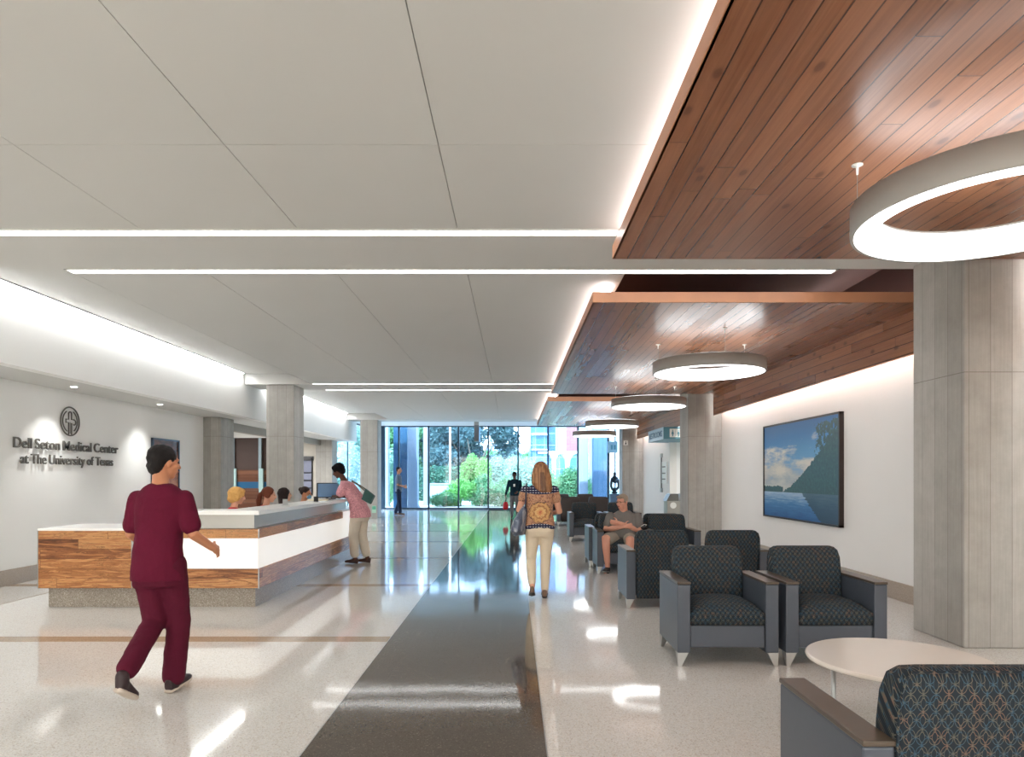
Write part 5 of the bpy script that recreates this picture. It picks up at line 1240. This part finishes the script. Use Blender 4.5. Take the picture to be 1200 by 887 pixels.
P.kids.append((mb, 'badge', M['white_plastic'], None, 0, None))
o = P.finish(0.009, 3)
t = thing('red_bag', 'small red bag hanging from the hand of the man in the dark green shirt', 'bag', (px0(592.5, 24.5), 24.5, 0.32))
mb = MB().loft([((0, 0, 0.0), (1, 0, 0), (0, 1, 0), 0.06, 0.05), ((0, 0, 0.05), (1, 0, 0), (0, 1, 0), 0.10, 0.08), ((0, 0, 0.18), (1, 0, 0), (0, 1, 0), 0.10, 0.08), ((0, 0, 0.28), (1, 0, 0), (0, 1, 0), 0.06, 0.04)], 18, 2.3)
mb.remesh('bag_body', plain('bright_red', sr(200, 24, 40), 0.5), t, 0.01, 2)
MB().tube([(0.0, 0, 0.26), (0.012, 0, 0.38), (0.03, 0.0, 0.46)], 0.010, 8).build('strap', plain('dark_strap', sr(50, 30, 40), 0.5), t, True)
# ------------------------------------------------------------------ outside
def mat_leaf(name, a, b, rough=0.5):
    k = NT(name); p = k.geo()
    k.base(k.mix(k.noise(p, 1.6, 3), a, b)); k.set(rough, 0, 0.3)
    # thin leaves let light through
    tr = k.node('ShaderNodeBsdfTranslucent'); k.l.new(k.b.inputs['Base Color'].links[0].from_socket, tr.inputs[0])
    mx = k.node('ShaderNodeMixShader'); mx.inputs[0].default_value = 0.35
    k.l.new(k.b.outputs[0], mx.inputs[1]); k.l.new(tr.outputs[0], mx.inputs[2]); k.l.new(mx.outputs[0], k.out.inputs[0])
    return k.m
L_dark = mat_leaf('dark_tree_leaves', sr(60, 92, 100), sr(104, 136, 140))
L_mid = mat_leaf('mid_green_leaves', sr(70, 132, 88), sr(140, 190, 146))
L_bright = mat_leaf('bright_green_leaves', sr(86, 160, 78), sr(146, 204, 124))
L_pale = mat_leaf('pale_green_leaves', sr(104, 156, 140), sr(176, 206, 196))
bark = plain('grey_bark', sr(110, 104, 96), 0.9, var=0.2)
GZ = -0.05
struct('ground_outside', MB().box(-40, 40, DF + 0.12, 110, -0.4, GZ), mat_leaf('ground_cover', sr(188, 208, 190), sr(210, 224, 206)))
struct('ground_paving', MB().box(-14, 12, DF + 0.12, 36.0, GZ, -0.02), plain('pale_paving', sr(206, 202, 196), 0.7))
def leaf_mesh(name, blobs, count, size, seed):
    rnd = random.Random(seed); bm = bmesh.new()
    tot = sum(b[3] * b[4] * b[5] for b in blobs)
    for (cx, cy, cz, rx, ry, rz) in blobs:
        m = max(8, int(count * (rx * ry * rz) / tot))
        for _ in range(m):
            th = rnd.uniform(0, 2 * math.pi); ph = math.acos(rnd.uniform(-1, 1)); rr = rnd.uniform(0.55, 1.05)
            c = V((cx + rx * rr * math.sin(ph) * math.cos(th), cy + ry * rr * math.sin(ph) * math.sin(th), cz + rz * rr * math.cos(ph)))
            q = Euler((rnd.uniform(0, 6.28), rnd.uniform(0, 6.28), rnd.uniform(0, 6.28))).to_matrix()
            s = size * rnd.uniform(0.6, 1.3)
            vs = [bm.verts.new(c + q @ V(p)) for p in ((0, -s, 0), (s * 0.5, 0, s * 0.12), (0, s, 0), (-s * 0.5, 0, s * 0.12))]
            bm.faces.new(vs)
    me = bpy.data.meshes.new(name); bm.to_mesh(me); bm.free(); return me
def blob_set(rnd, w, d, h, z0, n):
    out = []
    for _ in range(n):
        f = rnd.uniform(0.28, 0.5)
        out.append((rnd.uniform(-0.62, 0.62) * w, rnd.uniform(-0.6, 0.6) * d, z0 + rnd.uniform(0.3, 0.85) * h, w * f, d * f, h * f * 0.8))
    return out
def bush(x, y, w, d, h, mat, label, cat='bush', count=2600, size=0.085, seed=1, group='garden bushes outside'):
    rnd = random.Random(seed)
    t = thing('garden_bush' if cat == 'bush' else cat.replace(' ', '_'), label, cat, (x, y, GZ), 0, group)
    link('foliage', leaf_mesh('foliage', blob_set(rnd, w, d, h, 0.0, 9), count, size, seed), mat, t)
    mb = MB()
    for k in range(5):
        a = rnd.uniform(0, 6.28)
        mb.tube([(0.1 * math.cos(a), 0.1 * math.sin(a), 0), (w * 0.35 * math.cos(a), d * 0.35 * math.sin(a), h * 0.7)], [0.03, 0.01], 6)
    mb.build('stems', bark, t)
def tree(x, y, w, h, crown0, mat, label, count=8000, size=0.15, seed=1, group='trees outside'):
    rnd = random.Random(seed)
    t = thing('garden_tree', label, 'tree', (x, y, GZ), 0, group)
    blobs = []
    for _ in range(22):
        f = rnd.uniform(0.2, 0.34)
        blobs.append((rnd.uniform(-0.75, 0.75) * w, rnd.uniform(-0.7, 0.7) * w * 0.7, crown0 + rnd.uniform(0.08, 0.95) * (h - crown0), w * f, w * f, (h - crown0) * f * 0.6))
    link('foliage', leaf_mesh('foliage', blobs, count, size, seed), mat, t)
    mb = MB().tube([(0, 0, 0), (0.1, 0, crown0), (0.0, 0.1, h * 0.75)], [0.22, 0.16, 0.06], 10)
    for k in range(6):
        a = k * 1.05 + 0.3
        mb.tube([(0.05, 0, crown0 * 0.9), (w * 0.5 * math.cos(a), w * 0.4 * math.sin(a), crown0 + (h - crown0) * 0.55)], [0.1, 0.03], 7)
    mb.build('trunk', bark, t)
def px(x, D): return (x - VX) * D / F
# trees
tree(px(555, 48), 48, 3.3, 6.3, 1.6, L_dark, 'dark leafy tree outside, behind the grey hanging box', 15000, 0.15, 3)
tree(px(515, 52), 52, 3.6, 6.4, 1.4, L_dark, 'dark tree outside above the clipped hedge', 15000, 0.16, 4)
tree(px(487, 56), 56, 3.2, 6.6, 1.0, L_dark, 'dark tree outside between the two pale concrete piers', 9000, 0.17, 5)
tree(px(455, 50), 50, 3.2, 6.0, 0.8, L_mid, 'green tree outside at the left end of the glass front', 9000, 0.15, 6)
tree(px(405, 46), 46, 3.6, 6.0, 0.4, L_pale, 'pale green tree seen through the side glass left of the farthest middle column', 12000, 0.15, 7)
tree(px(370, 50), 50, 3.6, 6.3, 0.6, L_pale, 'pale tree outside, farthest left through the side glass', 8000, 0.17, 17)
for i, (x, D, w, h) in enumerate(((590, 85, 3.6, 4.6), (603, 92, 3.8, 4.2), (618, 88, 3.4, 4.4), (575, 95, 4.2, 5.2))):
    tree(px(x, D), D, w, h, 0.6, L_dark if i % 2 else L_mid, ('small distant green tree on the skyline left of the man with the red bag', 'small distant dark tree on the skyline above the man with the red bag', 'small distant green tree on the skyline beside the blue glass building', 'distant dark tree at the foot of the tall one')[i], 4500, 0.2, 20 + i)
# clipped hedge and low wall
t = thing('clipped_hedge', 'clipped dark green hedge behind the low grey wall outside', 'hedge', (px(518, 44), 44, GZ))
link('foliage', leaf_mesh('foliage', [(-2 + 0.5 * k, 0, 1.05, 0.6, 0.6, 1.25) for k in range(9)], 9000, 0.085, 9), mat_leaf('hedge_leaves', sr(58, 104, 92), sr(92, 142, 118)), t)
mb = MB()
for k in range(9): mb.tube([(-2 + 0.5 * k, 0, 0), (-2 + 0.5 * k, 0, 1.2)], 0.03, 6)
mb.build('stems', bark, t)
o = MB().box(px(503, 41.5), px(530, 41.5), 41.5, 41.9, GZ, 1.05).box(px(503, 41.5) , px(530, 41.5) , 41.45, 41.95, 1.05, 1.12).build('garden_wall', plain('blue_grey_block_wall', sr(140, 150, 172), 0.8)); tag(o, 'low blue grey garden wall in front of the hedge outside', 'wall')
# bushes
bush(px(555, 37.5), 37.5, 0.95, 0.8, 2.45, L_bright, 'tall bright green feathery bush outside in the middle of the glass front', count=9000, size=0.07, seed=31)
bush(px(540, 35.5), 35.5, 1.1, 0.8, 1.3, L_bright, 'low bright green bush at the foot of the feathery one', count=5000, size=0.06, seed=32)
bush(px(562, 35.2), 35.2, 1.0, 0.8, 1.5, L_mid, 'leafy green bush right against the glass left of the white paving', count=5000, size=0.06, seed=33)
bush(px(520, 34.6), 34.6, 0.9, 0.6, 0.75, L_mid, 'small low bush on the pale paving below the garden wall', count=2600, size=0.06, seed=34)
bush(px(582, 39), 39, 1.3, 1.0, 2.3, L_pale, 'pale green bush outside left of the man with the red bag', count=8000, size=0.075, seed=35)
bush(px(600, 43), 43, 1.7, 1.2, 2.6, L_pale, 'pale green bush outside behind the man with the red bag', count=8000, size=0.08, seed=36)
bush(px(618, 38), 38, 1.3, 1.0, 2.3, L_pale, 'pale bush outside left of the walking woman\'s head', count=7000, size=0.075, seed=37)
bush(px(638, 40), 40, 1.2, 1.0, 2.2, L_mid, 'green bush outside behind the walking woman', count=6000, size=0.075, seed=38)
bush(px(660, 36.5), 36.5, 1.1, 0.9, 2.1, L_mid, 'green bush outside at the foot of the white mushroom column', count=6500, size=0.065, seed=39)
bush(px(684, 36), 36, 0.7, 0.7, 1.9, L_mid, 'thin airy bush outside left of the blue grey pier', count=2200, size=0.055, seed=40)
bush(px(455, 35.5), 35.5, 0.8, 0.7, 1.6, L_mid, 'small bush outside at the left end of the glass', count=3000, size=0.06, seed=41)
bush(px(590, 35), 35, 1.1, 0.8, 1.5, L_mid, 'low green bush by the glass under the pale ones', count=4500, size=0.06, seed=42)
bush(px(408, 36), 36, 1.0, 0.9, 3.4, mat_leaf('whitened_leaves', sr(176, 206, 206), sr(226, 238, 240)), 'added whitened bush brightening the side glass behind the farthest middle column', count=7000, size=0.07, seed=43)  # bush added with near-white leaves to make the side glass read bright
# piers outside
pier = plain('pale_blue_concrete', sr(140, 156, 170), 0.8, var=0.05)
def pier_thing(x0, x1, D, dpt, label, m=pier, h=5.2):
    t = thing('concrete_pier', label, 'pier', ((px(x0, D) + px(x1, D)) / 2, D, GZ), 0, 'concrete piers outside')
    w = (px(x1, D) - px(x0, D)) / 2
    MB().box(-w, w, 0, dpt, 0, h, 0.02).build('shaft', m, t)
    MB().box(-w - 0.05, w + 0.05, -0.05, dpt + 0.05, 0, 0.12).build('footing', m, t)
pier_thing(477.5, 489, 33.2, 0.6, 'broad pale concrete pier outside, right of the standing man')
pier_thing(496, 501, 36, 0.4, 'narrow pale concrete pier outside beside the tall mullion')
pier_thing(450.5, 455, 34, 0.4, 'narrow white pier outside at the left end of the glass')
pier_thing(679, 689, 34, 0.5, 'pale concrete pier outside right of the mushroom columns')
pier_thing(691, 695, 36, 0.4, 'slim white pier outside beside the blue grey wall')
pier_thing(695.5, 712, 33.6, 0.7, 'wide blue grey concrete pier outside near the sculpture', plain('blue_grey_concrete', sr(74, 106, 134), 0.8, var=0.06))
o = MB().box(px(461, 32.6), px(477, 32.6), 32.6, 32.72, GZ, 5.2).build('glazed_screen', plain('deep_blue_glazing', sr(50, 84, 110), 0.15)); tag(o, 'deep blue glazed panel outside behind the standing man', 'glazed panel')
t = thing('lamp_post', 'thin white lamp post outside before the dark trees', 'lamp post', (px(527.5, 38), 38, GZ))
MB().tube([(0, 0, 0), (0, 0, 6)], [0.07, 0.05], 12).build('post', M['white_plastic'], t, True)
MB().box(-0.1, 0.1, -0.1, 0.1, 0, 0.3).build('base', pier, t)
# mushroom columns and canopy
for i, (x, D, lab) in enumerate(((665, 42, 'white mushroom topped column outside, right one'), (649, 52, 'white mushroom topped column outside, left one'))):
    t = thing('mushroom_column', lab, 'column', (px(x, D), D, GZ))
    zt = 1.5 + (559 - 531) * D / F
    MB().lathe([(0.16, 0), (0.14, zt * 0.75), (0.18, zt * 0.88), (0.34, zt * 0.97), (0.55, zt + 0.02), (0.001, zt + 0.03)], 32).build('shaft', M['white_plastic'], t, True)
    MB().box(-1.2, 1.2, -0.5, 0.5, zt + 0.03, zt + 0.15).build('canopy_slab', M['white_plastic'], t)
# buildings
def mat_facade(name, glass_a, glass_b, line, pw, ph):
    k = NT(name); s = k.sep(k.geo())
    qx = k.math('DIVIDE', k.math('ADD', s[0], s[1]), pw); qz = k.math('DIVIDE', s[2], ph)
    r = k.white(k.comb(k.math('FLOOR', qx), k.math('FLOOR', qz), 1.0))
    ln = k.math('MAXIMUM', k.math('LESS_THAN', k.math('FRACT', qx), 0.06), k.math('LESS_THAN', k.math('FRACT', qz), 0.09))
    k.base(k.mix(ln, k.mix(r, glass_a, glass_b), line)); k.set(0.2); return k.m
fb = mat_facade('blue_glass_facade', sr(40, 88, 136), sr(96, 142, 180), sr(120, 150, 176), 0.8, 1.1)
fl = mat_facade('white_panel_facade', sr(140, 164, 184), sr(158, 178, 196), sr(120, 146, 168), 2.0, 0.5)
br = mat_facade('rose_brick_facade', sr(136, 86, 96), sr(146, 94, 104), sr(124, 78, 88), 0.6, 0.25)
t = thing('office_building', 'blue glass and rose brick building outside behind the mushroom columns', 'building', (px(655, 62), 62, GZ))
MB().box(px(624, 62) - px(655, 62), px(641, 62) - px(655, 62), 0, 8, 0, 9.5).box(px(622, 62) - px(655, 62), px(624, 62) - px(655, 62), 0.6, 8, 0, 6.2).build('glass_wing', fb, t)
MB().box(px(641, 62) - px(655, 62), px(651, 62) - px(655, 62), 0.5, 8, 0, 9.5).box(px(651, 62) - px(655, 62), px(690, 62) - px(655, 62), 0.2, 8, 0, 3.7).build('blue_base', fb, t)
MB().box(px(651, 62) - px(655, 62), px(663.5, 62) - px(655, 62), 0, 8, 3.7, 9.5).build('white_wing', fl, t)
MB().box(px(663.5, 62) - px(655, 62), px(690, 62) - px(655, 62), 0, 8, 3.7, 9.5).build('brick_wing', br, t)
for z in (2.5, 4.0, 5.4, 6.8, 8.2):
    MB().box(px(623, 62) - px(655, 62), px(642, 62) - px(655, 62), -0.25, 0.0, z, z + 0.12).build('ledge', M['white_plastic'], t)
t = thing('distant_building', 'pale blue distant building on the skyline above the garden', 'building', (px(588, 105), 105, GZ))
MB().box(-2.6, 2.6, 0, 6, 0, 6.4).build('block', mat_facade('distant_blue', sr(120, 156, 200), sr(160, 186, 214), sr(186, 200, 214), 0.9, 1.0), t)
MB().box(-2.8, 2.8, -0.1, 6, 6.4, 6.6).box(-1.2, 0.2, 1, 4, 6.6, 7.3).build('roof', pier, t)

# ------------------------------------------------------------------ sky, sun, render look
w = bpy.data.worlds.new('sky'); scene.world = w; w.use_nodes = True
nt = w.node_tree; bg = nt.nodes['Background']
sky = nt.nodes.new('ShaderNodeTexSky'); sky.sky_type = 'NISHITA'; sky.sun_elevation = R(50); sky.sun_rotation = R(200); sky.sun_disc = False; sky.air_density = 1.0; sky.dust_density = 2.5; sky.ozone_density = 1.5
mixn = nt.nodes.new('ShaderNodeMix'); mixn.data_type = 'RGBA'; mixn.inputs[0].default_value = 0.5
nt.links.new(sky.outputs[0], mixn.inputs[6]); mixn.inputs[7].default_value = (6.5, 8.0, 9.6, 1)
nt.links.new(mixn.outputs[2], bg.inputs[0]); bg.inputs[1].default_value = 0.24
sl = bpy.data.lights.new('sun', 'SUN'); sl.energy = 3.2; sl.angle = R(1.5); sl.color = (0.88, 0.96, 1.0)
so = bpy.data.objects.new('sun', sl); COL.objects.link(so)
so.rotation_euler = V((0.45, 0.75, -1.0)).to_track_quat('-Z', 'Y').to_euler()
vs = scene.view_settings; vs.view_transform = 'Standard'; vs.look = 'None'; vs.gamma = 1.0; vs.use_curve_mapping = False
vs.exposure = 2.15
cy = scene.cycles
cy.use_denoising = True
cy.max_bounces = 9; cy.diffuse_bounces = 5; cy.glossy_bounces = 4; cy.transparent_max_bounces = 24; cy.transmission_bounces = 6
cy.sample_clamp_indirect = 6.0; cy.caustics_reflective = False; cy.caustics_refractive = False
cy.use_adaptive_sampling = True; cy.adaptive_threshold = 0.015
